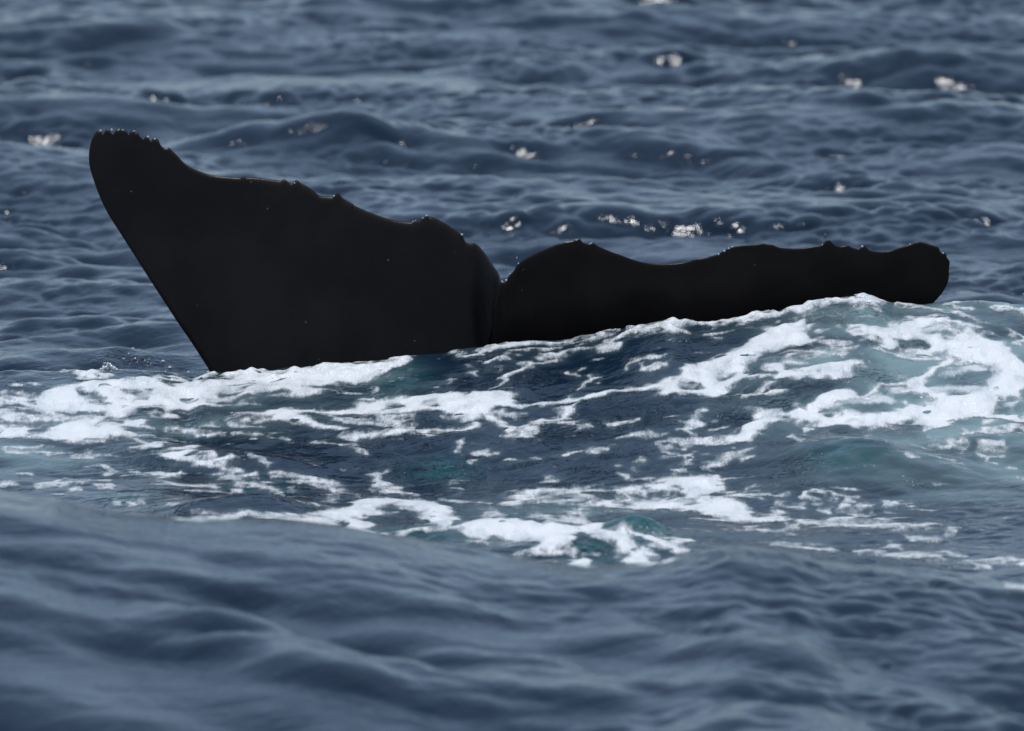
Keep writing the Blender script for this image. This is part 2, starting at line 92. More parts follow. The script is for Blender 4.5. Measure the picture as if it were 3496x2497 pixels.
FOAM_GAPS = [
[0.27,[[-1.975,-0.714],[-1.928,-0.763],[-1.869,-0.822],[-1.809,-0.891],[-1.849,-0.913],[-1.923,-0.896],[-1.958,-0.816]]],
[0.26,[[-1.774,-0.746],[-1.702,-0.723],[-1.613,-0.699],[-1.628,-0.751],[-1.724,-0.775]]],
[0.27,[[-1.744,-1.094],[-1.698,-1.031],[-1.636,-0.977],[-1.579,-0.965],[-1.593,-1.037],[-1.648,-1.091],[-1.711,-1.114]]],
[0.26,[[-1.264,-0.647],[-1.224,-0.605],[-1.178,-0.654],[-1.197,-0.706],[-1.254,-0.719],[-1.302,-0.761]]],
[0.27,[[-1.138,-0.776],[-1.09,-0.744],[-1.025,-0.772],[-1.0,-0.802],[-1.039,-0.834],[-1.113,-0.817]]],
[0.26,[[-1.373,-0.815],[-1.292,-0.802],[-1.17,-0.797],[-1.104,-0.837],[-1.168,-0.88],[-1.29,-0.874]]],
[0.27,[[-2.054,-1.037],[-1.972,-1.063],[-1.874,-1.089],[-1.832,-1.118],[-1.904,-1.142],[-2.001,-1.137]]],
[0.26,[[-2.147,-1.298],[-2.101,-1.245],[-2.036,-1.251],[-2.065,-1.325],[-2.119,-1.379],[-2.151,-1.381]]],
[0.27,[[-1.821,-1.21],[-1.74,-1.218],[-1.77,-1.27],[-1.833,-1.303]]],
[0.34,[[0.723,-1.197],[0.768,-1.167],[0.816,-1.179],[0.795,-1.21],[0.739,-1.229]]],
[0.29,[[-0.566,-1.15],[-0.511,-1.117],[-0.476,-1.158],[-0.517,-1.19]]],
[0.3,[[-0.379,-1.146],[-0.317,-1.165],[-0.338,-1.186]]],
[0.17,[[0.034,-2.834],[0.061,-2.793],[0.141,-2.763],[0.228,-2.753],[0.274,-2.814],[0.327,-2.895],[0.293,-2.946],[0.207,-2.875],[0.108,-2.813]]],
[0.19,[[0.301,-2.763],[0.348,-2.712],[0.428,-2.723],[0.467,-2.805],[0.407,-2.835],[0.366,-2.916],[0.34,-2.865],[0.321,-2.794]]],
[0.18,[[0.439,-2.917],[0.506,-2.907],[0.546,-2.928],[0.492,-2.988]]],
[0.22,[[0.556,-2.642],[0.596,-2.633],[0.589,-2.694],[0.562,-2.693]]],
[0.23,[[0.703,-2.644],[0.736,-2.645],[0.729,-2.685]]],
[0.21,[[0.674,-2.787],[0.707,-2.777],[0.747,-2.798],[0.693,-2.828]]],
[0.21,[[0.575,-2.745],[0.641,-2.745],[0.654,-2.787],[0.587,-2.816]]],
[0.2,[[0.739,-2.9],[0.811,-2.941],[0.804,-2.982],[0.744,-2.951]]],
[0.2,[[0.494,-2.805],[0.547,-2.795],[0.573,-2.847],[0.507,-2.856]]],
[0.11,[[0.568,-4.656],[0.613,-4.616],[0.569,-7.884],[0.528,-7.915]]],
[0.34,[[0.726,-1.197],[0.756,-1.167],[0.801,-1.168],[0.823,-1.19],[0.777,-1.23],[0.733,-1.229]]],
[0.32,[[0.899,-1.108],[0.937,-1.077],[0.982,-1.087],[0.951,-1.118]]],
[0.35,[[1.657,-1.016],[1.707,-0.885],[1.769,-0.827],[1.828,-0.85],[1.857,-0.893],[1.795,-0.942],[1.718,-0.989]]],
[0.34,[[1.529,-0.793],[1.567,-0.784],[1.581,-0.815],[1.551,-0.835]]],
[0.36,[[2.123,-1.612],[2.17,-1.562],[2.216,-1.534],[2.268,-1.578],[2.264,-1.661],[2.194,-1.678],[2.143,-1.665]]],
[0.34,[[1.88,-0.697],[1.955,-0.689],[1.992,-0.723],[1.938,-0.751]]],
[0.38,[[1.463,-1.687],[1.487,-1.635],[1.548,-1.574],[1.623,-1.535],[1.699,-1.477],[1.774,-1.471],[1.848,-1.474],[1.883,-1.518],[1.873,-1.579],[1.812,-1.618],[1.737,-1.646],[1.655,-1.683],[1.58,-1.711],[1.536,-1.699]]],
[0.39,[[1.624,-1.503],[1.672,-1.423],[1.741,-1.365],[1.747,-1.386],[1.7,-1.467],[1.646,-1.526]]],
[0.38,[[1.367,-1.684],[1.411,-1.685],[1.462,-1.707],[1.439,-1.738],[1.395,-1.727]]],
[0.36,[[1.853,-1.35],[1.888,-1.216],[1.975,-1.095],[2.051,-1.068],[2.115,-1.154],[2.125,-1.258],[2.105,-1.361],[2.036,-1.4],[1.961,-1.437],[1.88,-1.403]]]]
FOAM_STREAKS = [
[[-1.691,-1.647,0.0066,0.23],[-1.628,-1.624,0.0083,0.23],[-1.549,-1.591,0.0083,0.22]],
[[-2.297,-1.04,0.0124,0.26],[-2.243,-1.139,0.0166,0.26],[-2.169,-1.176,0.0066,0.26],[-2.048,-1.17,0.0033,0.27]],
[[-2.277,-0.956,0.005,0.26],[-2.178,-0.992,0.0099,0.26],[-2.092,-1.09,0.0099,0.27]],
[[-2.03,-0.307,0.0066,0.17],[-1.98,-0.315,0.0066,0.19]],
[[-1.96,-0.406,0.0083,0.24],[-1.886,-0.412,0.0116,0.25],[-1.828,-0.43,0.0083,0.25]],
[[-2.206,-0.583,0.005,0.25],[-2.124,-0.588,0.0058,0.25]],
[[-1.631,-0.423,0.0099,0.24],[-1.575,-0.391,0.0149,0.24],[-1.528,-0.32,0.0116,0.19],[-1.477,-0.371,0.0041,0.22]],
[[-1.463,-0.31,0.0066,0.17],[-1.405,-0.305,0.0083,0.16],[-1.347,-0.343,0.0066,0.23]],
[[-1.378,-1.205,0.005,0.26],[-1.345,-1.204,0.0066,0.26],[-1.304,-1.223,0.0041,0.26]],
[[-1.241,-1.201,0.005,0.26],[-1.192,-1.219,0.0083,0.27],[-1.127,-1.228,0.0058,0.27],[-1.086,-1.258,0.0033,0.27]],
[[-1.528,-1.293,0.0033,0.25],[-1.48,-1.272,0.0066,0.24],[-1.415,-1.31,0.0066,0.25],[-1.356,-1.399,0.0058,0.26],[-1.283,-1.428,0.0025,0.25]],
[[-1.25,-1.448,0.0025,0.25],[-1.193,-1.476,0.0033,0.25],[-1.113,-1.464,0.0025,0.26]],
[[-1.081,-1.483,0.0025,0.26],[-1.008,-1.522,0.0025,0.26]],
[[-0.886,-1.591,0.0025,0.26],[-0.83,-1.63,0.0041,0.26],[-0.781,-1.66,0.0025,0.27]],
[[-0.749,-1.69,0.0025,0.27],[-0.693,-1.668,0.0033,0.27]],
[[-0.716,-1.741,0.0025,0.27],[-0.675,-1.791,0.005,0.28],[-0.635,-1.842,0.0025,0.29]],
[[-0.855,-1.137,0.005,0.28],[-0.756,-1.238,0.0066,0.28],[-0.634,-1.327,0.0033,0.28],[-0.453,-1.415,0.0033,0.29]],
[[-1.356,-1.906,0.0083,0.09],[-1.298,-1.984,0.0066,0.23]],
[[-1.152,-2.115,0.005,0.42],[-1.112,-2.135,0.0066,0.41],[-1.064,-2.166,0.0025,0.38]],
[[-1.609,-2.154,0.0033,0.22],[-1.554,-2.142,0.0066,0.24],[-1.497,-2.191,0.0099,0.24],[-1.466,-2.159,0.0066,0.28]],
[[-1.565,-2.488,0.005,0.13],[-1.498,-2.374,0.0074,0.15],[-1.44,-2.474,0.0083,0.14],[-1.361,-2.491,0.0058,0.14],[-1.283,-2.499,0.0033,0.14]],
[[-1.046,-2.269,0.0041,0.29],[-0.959,-2.268,0.005,0.26],[-0.88,-2.318,0.0066,0.2],[-0.791,-2.418,0.0066,0.14],[-0.71,-2.578,0.0041,0.12],[-0.669,-2.688,0.0025,0.11]],
[[-0.592,-2.058,0.0066,0.3],[-0.552,-2.12,0.0116,0.29],[-0.567,-2.212,0.0116,0.23],[-0.604,-2.345,0.0116,0.14],[-0.55,-2.314,0.0083,0.15]],
[[-0.57,-2.526,0.0041,0.11],[-0.517,-2.445,0.0083,0.1],[-0.469,-2.515,0.0066,0.1],[-0.452,-2.645,0.005,0.12]],
[[-2.205,-1.752,0.005,0.22],[-2.142,-1.739,0.0058,0.23],[-2.086,-1.736,0.0041,0.23]],
[[-1.932,-1.79,0.0033,0.23],[-1.813,-1.785,0.0033,0.23]],
[[-1.895,-1.727,0.0033,0.24],[-1.871,-1.736,0.0033,0.24]],
[[-2.17,-2.118,0.0041,0.18],[-2.122,-2.136,0.0041,0.18]],
[[-2.033,-2.517,0.0074,0.12],[-1.949,-2.483,0.0066,0.13],[-1.848,-2.448,0.0058,0.13]],
[[-2.214,-2.505,0.0025,0.12],[-2.136,-2.501,0.0025,0.12]],
[[-1.793,-2.547,0.005,0.12],[-1.733,-2.595,0.0058,0.12]],
[[-1.801,-2.081,0.0033,0.2],[-1.769,-2.09,0.0025,0.2]],
[[-1.837,-2.357,0.0033,0.15],[-1.728,-2.322,0.0025,0.16]],
[[-1.501,-3.18,0.0033,0.09],[-1.461,-3.228,0.0033,0.12]],
[[-1.718,-2.968,0.0041,0.12],[-1.692,-3.028,0.005,0.12]],
[[-1.641,-3.056,0.0041,0.11],[-1.62,-3.085,0.0041,0.11]],
[[-1.594,-2.973,0.0041,0.11],[-1.577,-3.013,0.0041,0.1]],
[[-1.69,-2.096,0.0025,0.21],[-1.642,-2.115,0.0025,0.22]],
[[-1.972,-2.322,0.0025,0.15],[-1.947,-2.341,0.0025,0.15]],
[[-1.924,-2.674,0.0033,0.12],[-1.879,-2.651,0.0033,0.12]],
[[-2.052,-1.776,0.0025,0.23],[-1.997,-1.773,0.0025,0.23]],
[[-1.219,-2.558,0.0066,0.12],[-1.172,-2.557,0.0083,0.12]],
[[-1.199,-2.406,0.0025,0.17],[-1.113,-2.414,0.0066,0.17],[-1.047,-2.534,0.0066,0.13],[-1.005,-2.654,0.0041,0.11]],
[[-0.839,-3.162,0.005,0.17],[-0.801,-3.142,0.0058,0.15]],
[[-0.969,-2.522,0.0025,0.13],[-0.953,-2.552,0.0041,0.12]],
[[-0.822,-2.851,0.0033,0.07],[-0.761,-2.78,0.0033,0.1]],
[[-1.028,-3.326,0.0025,0.35],[-0.996,-3.357,0.0083,0.31],[-0.95,-3.377,0.0066,0.26]],
[[-0.13,-1.378,0.0057,0.3],[-0.102,-1.45,0.0071,0.3],[-0.054,-1.542,0.0085,0.3],[0.008,-1.603,0.0071,0.31],[0.076,-1.634,0.0071,0.31],[0.015,-1.655,0.0057,0.31],[-0.054,-1.635,0.0043,0.31]],
[[-0.102,-1.378,0.0021,0.3],[-0.04,-1.439,0.005,0.31],[0.015,-1.448,0.0028,0.31],[0.07,-1.448,0.0021,0.31]],
[[-0.177,-1.472,0.0114,0.3],[-0.232,-1.524,0.0099,0.3],[-0.301,-1.516,0.0071,0.29],[-0.383,-1.507,0.0071,0.29],[-0.438,-1.508,0.0092,0.29],[-0.487,-1.457,0.0085,0.29],[-0.506,-1.561,0.0078,0.29],[-0.588,-1.552,0.0043,0.28],[-0.671,-1.513,0.0028,0.27],[-0.713,-1.504,0.0028,0.27]],
[[-0.716,-1.298,0.0028,0.28],[-0.647,-1.317,0.0043,0.28],[-0.577,-1.366,0.0028,0.28]],
[[-0.613,-1.275,0.0043,0.28],[-0.509,-1.324,0.0078,0.29],[-0.44,-1.353,0.0043,0.29]],
[[-0.437,-1.611,0.0021,0.29],[-0.382,-1.64,0.0043,0.29],[-0.341,-1.65,0.0021,0.3]],
[[0.145,-1.603,0.0021,0.31],[0.247,-1.602,0.0028,0.31],[0.35,-1.633,0.0021,0.31]],
[[0.418,-1.632,0.0021,0.32],[0.507,-1.612,0.0028,0.32],[0.555,-1.601,0.0043,0.33],[0.594,-1.56,0.0021,0.33]],
[[-0.089,-0.976,0.0043,0.3],[-0.055,-0.913,0.0057,0.3],[-0.027,-0.85,0.0092,0.3],[-0.069,-0.79,0.0043,0.3]],
[[-0.027,-0.778,0.0092,0.3],[0.029,-0.716,0.0071,0.29],[0.099,-0.654,0.0057,0.29],[0.169,-0.592,0.005,0.29],[0.239,-0.541,0.0035,0.28],[0.31,-0.498,0.0028,0.28],[0.38,-0.508,0.0035,0.29],[0.45,-0.466,0.0064,0.29],[0.507,-0.424,0.0092,0.29],[0.535,-0.383,0.0106,0.29],[0.606,-0.392,0.0092,0.29],[0.675,-0.474,0.0071,0.3]],
[[-0.267,-0.31,0.0035,0.19],[-0.203,-0.36,0.0064,0.26],[-0.133,-0.369,0.0078,0.26],[-0.062,-0.348,0.0092,0.26],[0.008,-0.347,0.0092,0.27],[0.057,-0.326,0.0057,0.23],[0.149,-0.325,0.0028,0.23],[0.255,-0.325,0.0028,0.23],[0.325,-0.344,0.0043,0.27],[0.395,-0.323,0.0057,0.23],[0.466,-0.332,0.0043,0.26]],
[[0.522,-0.311,0.0057,0.2],[0.606,-0.341,0.0071,0.29],[0.676,-0.361,0.0099,0.29],[0.733,-0.351,0.0071,0.29],[0.818,-0.323,0.0085,0.24],[0.87,-0.335,0.0057,0.27]],
[[-0.027,-0.521,0.0021,0.28],[0.043,-0.51,0.0028,0.28],[0.113,-0.479,0.0028,0.28],[0.177,-0.449,0.0021,0.27],[0.226,-0.407,0.0014,0.27]],
[[-0.107,-0.574,0.0064,0.28],[-0.083,-0.574,0.005,0.28]],
[[-0.062,-0.584,0.0035,0.28],[-0.02,-0.573,0.0035,0.28]],
[[0.509,-0.888,0.0021,0.32],[0.565,-0.846,0.005,0.32],[0.614,-0.825,0.005,0.32],[0.69,-0.825,0.0035,0.33]],
[[0.585,-0.939,0.0035,0.33],[0.633,-0.959,0.0035,0.33],[0.702,-0.959,0.0028,0.33]],
[[0.251,-0.89,0.0035,0.3],[0.307,-0.92,0.0035,0.31]],
[[0.299,-1.044,0.0021,0.31],[0.341,-1.002,0.0035,0.31],[0.376,-0.981,0.0028,0.31]],
[[0.243,-1.158,0.0014,0.31],[0.264,-1.096,0.0021,0.31]],
[[-0.285,-0.804,0.0028,0.29],[-0.257,-0.813,0.0028,0.3]],
[[-0.181,-0.688,0.0028,0.29],[-0.167,-0.678,0.0028,0.29]],
[[0.436,-1.88,0.0028,0.31],[0.505,-1.86,0.005,0.32],[0.586,-1.86,0.005,0.32],[0.675,-1.86,0.0043,0.32]],
[[0.639,-1.994,0.0028,0.31],[0.687,-1.964,0.0057,0.32],[0.755,-1.944,0.005,0.31],[0.84,-1.915,0.005,0.3]],
[[0.638,-2.057,0.0057,0.31],[0.685,-2.098,0.0057,0.31],[0.725,-2.109,0.0028,0.31]],
[[0.649,-2.191,0.0028,0.29],[0.717,-2.181,0.0035,0.3],[0.772,-2.161,0.0071,0.3],[0.799,-2.141,0.0035,0.3],[0.784,-2.224,0.0057,0.3]],
[[0.717,-1.757,0.0028,0.33],[0.766,-1.686,0.0057,0.33],[0.829,-1.636,0.0071,0.34]],
[[0.758,-1.789,0.0057,0.33],[0.791,-1.821,0.0071,0.32],[0.812,-1.822,0.0028,0.32]],
[[0.204,-2.026,0.0028,0.32],[0.238,-2.016,0.0035,0.32]],
[[0.252,-1.995,0.0028,0.32],[0.327,-1.994,0.0028,0.31],[0.415,-1.984,0.0021,0.31]],
[[-0.026,-2.081,0.0043,0.34],[0.008,-2.08,0.0057,0.34],[0.048,-2.08,0.0035,0.34]],
[[0.103,-2.079,0.0035,0.33],[0.137,-2.069,0.0043,0.33]],
[[-0.22,-1.792,0.0071,0.33],[-0.207,-1.823,0.0043,0.34]],
[[-0.162,-1.854,0.0028,0.35],[-0.094,-1.864,0.0057,0.35],[-0.019,-1.894,0.0028,0.35]],
[[-0.268,-2.372,0.0043,0.12],[-0.234,-2.452,0.0035,0.1]],
[[-0.175,-2.0,0.0035,0.38],[-0.141,-2.0,0.0035,0.37]],
[[0.708,-2.326,0.0043,0.28],[0.734,-2.367,0.0057,0.28],[0.755,-2.326,0.0028,0.28]],
[[0.547,-2.273,0.0035,0.27],[0.574,-2.263,0.0028,0.28]],
[[0.129,-2.346,0.0021,0.2],[0.196,-2.396,0.0028,0.19]],
[[0.472,-2.345,0.0035,0.25],[0.492,-2.386,0.0057,0.25],[0.519,-2.396,0.0035,0.25]],
[[-0.319,-2.816,0.0014,0.13],[-0.225,-2.845,0.0021,0.14],[-0.092,-2.855,0.0014,0.15]],
[[-0.478,-4.036,0.0043,0.3],[-0.432,-4.025,0.0085,0.33],[-0.4,-4.003,0.0071,0.34],[-0.348,-4.023,0.0035,0.36],[-0.284,-4.022,0.0028,0.38],[-0.258,-4.011,0.0028,0.38]],
[[-0.138,-3.208,0.0028,0.12],[-0.091,-3.228,0.0092,0.12],[-0.038,-3.339,0.0043,0.12]],
[[0.073,-3.279,0.0035,0.12],[0.106,-3.279,0.005,0.12],[0.172,-3.34,0.0028,0.12],[0.238,-3.35,0.0035,0.12]],
[[0.132,-3.45,0.0035,0.12],[0.192,-3.38,0.0106,0.12],[0.27,-3.401,0.0121,0.12],[0.322,-3.472,0.0106,0.12],[0.341,-3.563,0.0057,0.12]],
[[0.001,-7.868,0.0021,0.06],[0.027,-4.489,0.0035,0.23],[0.071,-4.479,0.0028,0.27]],
[[-0.128,-8.006,0.0043,0.13],[-0.052,-7.897,0.0035,0.07]],
[[0.912,-0.479,0.0061,0.3],[0.941,-0.51,0.0031,0.3]],
[[0.591,-1.208,0.0031,0.33],[0.636,-1.187,0.0061,0.34],[0.696,-1.166,0.0046,0.34]],
[[0.596,-0.825,0.0046,0.32],[0.642,-0.825,0.0077,0.33],[0.694,-0.825,0.0046,0.33]],
[[0.595,-0.959,0.0038,0.33],[0.655,-0.959,0.0046,0.33],[0.699,-0.969,0.0023,0.33]],
[[1.23,-1.036,0.0061,0.28],[1.288,-1.099,0.0061,0.3],[1.339,-1.13,0.0046,0.33]],
[[1.196,-0.914,0.0046,0.28],[1.269,-0.954,0.0061,0.27],[1.328,-0.996,0.0046,0.28]],
[[1.362,-0.852,0.0038,0.3],[1.434,-0.945,0.0046,0.3],[1.509,-0.948,0.0038,0.32]],
[[1.344,-0.976,0.0038,0.28],[1.432,-1.018,0.0054,0.3],[1.528,-1.061,0.0038,0.34]],
[[1.381,-0.728,0.0031,0.33],[1.426,-0.729,0.0054,0.33]],
[[1.466,-0.668,0.0046,0.34],[1.48,-0.699,0.0031,0.34]],
[[1.094,-1.399,0.0077,0.41],[1.132,-1.358,0.0077,0.41],[1.184,-1.358,0.0077,0.42]],
[[1.005,-1.378,0.0031,0.39],[1.071,-1.419,0.0046,0.41],[1.136,-1.472,0.0077,0.42],[1.181,-1.473,0.0107,0.42]],
[[1.288,-1.87,0.0061,0.3],[1.331,-1.892,0.0046,0.29]],
[[1.241,-1.962,0.0054,0.23],[1.232,-2.023,0.0054,0.19],[1.252,-2.094,0.0031,0.16],[1.268,-2.165,0.0023,0.16]],
[[0.655,-1.984,0.0031,0.31],[0.743,-1.975,0.0061,0.31],[0.824,-1.956,0.0046,0.3],[0.912,-1.927,0.0077,0.29],[0.993,-1.938,0.0092,0.28],[1.051,-1.969,0.0061,0.26]],
[[0.742,-2.017,0.0061,0.31],[0.823,-1.987,0.0046,0.3],[0.933,-1.989,0.0077,0.28],[0.977,-1.989,0.0046,0.27]],
[[0.732,-1.747,0.0031,0.33],[0.776,-1.717,0.0061,0.33],[0.837,-1.646,0.0061,0.33]],
[[0.838,-1.595,0.0061,0.34],[0.882,-1.585,0.0077,0.35]],
[[0.768,-1.8,0.0046,0.32],[0.797,-1.831,0.0046,0.32]],
[[0.627,-1.85,0.0046,0.32],[0.686,-1.84,0.0061,0.32]],
[[0.639,-2.047,0.0061,0.31],[0.682,-2.088,0.0061,0.31],[0.726,-2.119,0.0031,0.31]],
[[0.754,-2.182,0.01,0.3],[0.791,-2.141,0.0077,0.3],[0.775,-2.234,0.0069,0.29]],
[[0.848,-2.215,0.0038,0.3],[0.891,-2.236,0.0069,0.3],[0.928,-2.205,0.0061,0.3],[0.973,-2.174,0.0038,0.29]],
[[0.994,-2.216,0.0061,0.3],[1.03,-2.216,0.0069,0.3],[1.066,-2.226,0.0046,0.3]],
[[0.708,-2.336,0.0061,0.28],[0.744,-2.347,0.0069,0.28],[0.773,-2.337,0.0038,0.28]],
[[0.871,-1.802,0.0046,0.32],[0.922,-1.792,0.0046,0.32]],
[[1.971,-1.875,0.0023,0.34],[2.012,-1.939,0.0077,0.34],[2.046,-2.003,0.0077,0.33],[2.016,-2.022,0.0038,0.33]],
[[2.048,-1.962,0.0061,0.33],[2.12,-1.976,0.0046,0.33],[2.202,-1.959,0.0031,0.33]],
[[2.096,-1.87,0.0061,0.34],[2.147,-1.873,0.0061,0.34]],
[[1.845,-2.087,0.0061,0.29],[1.895,-2.11,0.0061,0.29],[1.974,-2.134,0.0031,0.3]],
[[2.023,-2.188,0.0038,0.3],[2.073,-2.211,0.0077,0.3],[2.141,-2.163,0.0046,0.31]],
[[2.07,-2.263,0.0077,0.29],[2.061,-2.314,0.0046,0.27]],
[[1.707,-2.415,0.0046,0.25],[1.745,-2.387,0.0038,0.2]],
[[1.727,-2.458,0.0046,0.29],[1.757,-2.449,0.0046,0.27]],
[[2.139,-2.039,0.0046,0.33],[2.161,-2.04,0.0046,0.33]],
[[2.214,-2.001,0.0038,0.33],[2.246,-2.013,0.0038,0.33]],
[[2.08,-2.366,0.0054,0.27],[2.116,-2.368,0.0054,0.27]],
[[2.165,-2.412,0.0038,0.27],[2.194,-2.414,0.0038,0.27]],
[[1.876,-2.539,0.0031,0.3],[1.943,-2.512,0.0031,0.27]],
[[1.54,-2.01,0.0031,0.25],[1.569,-2.011,0.0031,0.26]],
[[0.97,-2.954,0.0031,0.28],[1.012,-2.996,0.0061,0.3],[1.06,-3.058,0.0031,0.27]],
[[1.052,-2.809,0.0061,0.21],[1.087,-2.861,0.0038,0.3],[1.13,-2.851,0.0046,0.3]],
[[1.279,-2.907,0.0046,0.39],[1.329,-2.94,0.0061,0.37],[1.371,-2.942,0.0031,0.35]],
[[1.22,-2.979,0.0046,0.38],[1.27,-2.991,0.0061,0.36],[1.319,-3.003,0.0031,0.33]],
[[1.355,-3.004,0.0046,0.31],[1.419,-3.017,0.0046,0.27],[1.477,-2.988,0.0031,0.27]],
[[1.102,-3.1,0.0031,0.24],[1.181,-3.102,0.0061,0.24],[1.246,-3.083,0.0038,0.26]],
[[1.315,-3.136,0.0061,0.2],[1.365,-3.138,0.0061,0.19]],
[[1.41,-3.088,0.0046,0.22],[1.453,-3.09,0.0046,0.21]],
[[1.59,-3.053,0.0038,0.2],[1.618,-3.055,0.0038,0.19]],
[[1.6,-3.146,0.0061,0.16],[1.636,-3.147,0.0054,0.16]],
[[1.7,-3.149,0.0046,0.16],[1.722,-3.15,0.0046,0.16]],
[[1.638,-3.086,0.0031,0.18],[1.673,-3.108,0.0031,0.17]],
[[1.48,-3.131,0.0031,0.18],[1.55,-3.154,0.0038,0.16]],
[[1.735,-0.329,0.0031,0.29],[1.819,-0.333,0.0046,0.3],[1.893,-0.367,0.0038,0.33],[1.966,-0.442,0.0046,0.33],[2.025,-0.487,0.0046,0.33],[2.082,-0.551,0.0031,0.33]],
[[1.986,-0.329,0.0031,0.33],[2.046,-0.353,0.0069,0.36],[2.091,-0.366,0.0054,0.36]],
[[2.183,-0.349,0.0061,0.37],[2.243,-0.353,0.0069,0.37],[2.303,-0.367,0.0061,0.35],[2.329,-0.369,0.0061,0.35]],
[[2.22,-0.672,0.0077,0.34],[2.255,-0.736,0.01,0.34],[2.307,-0.802,0.0077,0.34]],
[[1.781,-0.527,0.0038,0.33],[1.887,-0.511,0.0031,0.33],[1.961,-0.555,0.0031,0.33]],
[[0.995,-3.684,0.003,0.12],[1.059,-3.726,0.004,0.12],[1.158,-3.789,0.004,0.12]],
[[1.17,-3.709,0.007,0.12],[1.206,-3.72,0.006,0.12]],
[[1.221,-3.518,0.007,0.13],[1.311,-3.601,0.01,0.13],[1.449,-3.616,0.01,0.13],[1.585,-3.691,0.008,0.12],[1.72,-3.777,0.006,0.12],[1.804,-3.75,0.003,0.12]],
[[1.362,-3.451,0.009,0.13],[1.41,-3.422,0.01,0.13],[1.472,-3.485,0.007,0.13]],
[[1.444,-3.242,0.006,0.14],[1.517,-3.274,0.005,0.13]],
[[1.563,-3.549,0.01,0.13],[1.603,-3.469,0.006,0.13]],
[[1.554,-4.276,0.006,0.12],[1.605,-4.369,0.006,0.13]],
[[1.066,-4.161,0.002,0.12],[1.2,-4.255,0.003,0.12],[1.333,-4.37,0.003,0.13]],
[[1.419,-4.504,0.005,0.13],[1.528,-4.467,0.005,0.13]],
[[1.523,-4.608,0.004,0.13],[1.683,-4.655,0.004,0.13],[1.77,-4.729,0.003,0.13]],
[[1.752,-4.536,0.003,0.13],[1.864,-4.652,0.004,0.13]],
[[1.856,-4.813,0.004,0.13],[1.988,-4.86,0.005,0.13],[2.097,-4.915,0.005,0.13]],
[[1.895,-4.937,0.005,0.13],[1.936,-5.009,0.005,0.12]],
[[1.653,-4.067,0.004,0.12],[1.708,-4.069,0.004,0.12],[1.797,-4.123,0.003,0.12]],
[[1.814,-3.932,0.005,0.12],[1.859,-3.954,0.004,0.12]],
[[1.834,-8.009,0.0083,0.13],[1.936,-7.966,0.0083,0.11]],
[[-2.308,-1.748,0.005,0.22],[-2.386,-1.783,0.0041,0.21],[-2.451,-1.766,0.0025,0.21]],
[[-2.259,-2.396,0.0041,0.13],[-2.331,-2.37,0.0033,0.13]],
[[2.102,-4.916,0.006,0.13],[2.169,-4.99,0.005,0.12],[2.248,-5.014,0.003,0.12]],
[[2.151,-4.15,0.004,0.12],[2.246,-4.235,0.004,0.12]]]
BUBBLES_FAR = [[-0.292,17.542,10,0.14],[0.152,17.404,12,0.12],[-0.556,18.148,3,0.03],[-2.601,15.214,1,0.01],[-2.36,14.023,1,0.01],[-0.541,13.349,8,0.11],[-0.285,13.004,6,0.05],[0.755,13.144,5,0.14],[1.434,12.565,2,0.02],[1.787,12.89,2,0.02],[1.999,12.874,8,0.11],[2.821,16.351,6,0.1],[1.097,10.894,4,0.03],[1.264,10.901,5,0.04],[1.516,10.74,5,0.07],[1.736,10.814,8,0.1],[2.317,9.416,5,0.05],[2.686,9.303,7,0.06],[1.57,7.383,5,0.07],[1.724,7.327,4,0.06],[1.413,7.346,3,0.03],[2.108,7.605,4,0.04],[-2.157,4.358,8,0.06],[-2.739,9.423,3,0.03],[-2.668,8.749,5,0.05],[2.302,6.644,2,0.01],[0.199,18.947,2,0.02],[-0.064,6.509,2,0.02],[0.276,13.505,2,0.02],[-1.713,3.636,1,0.01]]
BUBBLES_NEAR = [[0.784,-8.143,14,0.1],[0.921,-8.087,16,0.12],[1.057,-8.073,16,0.12],[1.16,-8.061,12,0.08],[1.294,-8.108,14,0.1],[1.461,-8.167,12,0.12],[1.579,-8.194,8,0.08],[0.509,-9.03,3,0.02],[0.596,-9.273,16,0.09],[0.668,-9.414,10,0.06],[0.756,-9.505,3,0.03],[0.901,-9.569,2,0.02],[1.124,-9.723,8,0.08],[1.38,-9.626,10,0.05]]
BUBBLES_MID = [[-1.78,1.285,40,0.16],[-1.888,1.332,26,0.12],[-1.554,-0.309,26,0.12],[-1.913,-0.547,14,0.1],[-1.495,1.031,10,0.08],[1.516,-0.534,26,0.35],[1.343,-0.893,26,0.2],[1.852,-0.81,24,0.3],[0.855,-0.973,14,0.05],[1.002,-1.659,16,0.1],[-0.439,-0.941,14,0.1],[-0.474,-1.519,14,0.2],[0.525,-1.591,12,0.3],[1.255,-2.538,14,0.12],[-0.349,-2.076,20,0.25],[0.229,-4.468,26,0.25],[0.646,-4.04,20,0.15],[-0.446,-4.046,20,0.2],[2.024,-1.493,30,0.25],[1.128,-1.389,20,0.3],[0.225,-1.695,14,0.3],[-0.014,-0.789,12,0.15],[-0.542,-0.768,16,0.08],[-1.08,-1.227,16,0.3],[1.204,-1.547,16,0.2],[1.591,-1.314,30,0.3]]
THIN_CRESTS = [[0.515,-3.952,0.15,0.2,0.9],[-0.31,-2.065,0.14,0.16,0.8],[-1.662,-2.825,0.12,0.16,0.8],[0.379,-4.373,0.25,0.35,0.6],[-0.485,-4.005,0.3,0.4,0.6],[1.473,-2.425,0.16,0.22,0.6],[-1.127,-2.505,0.16,0.2,0.5],[-0.482,-0.685,0.12,0.3,0.5],[0.025,-3.218,0.1,0.1,0.3],[-0.341,-3.078,0.2,0.15,0.4]]
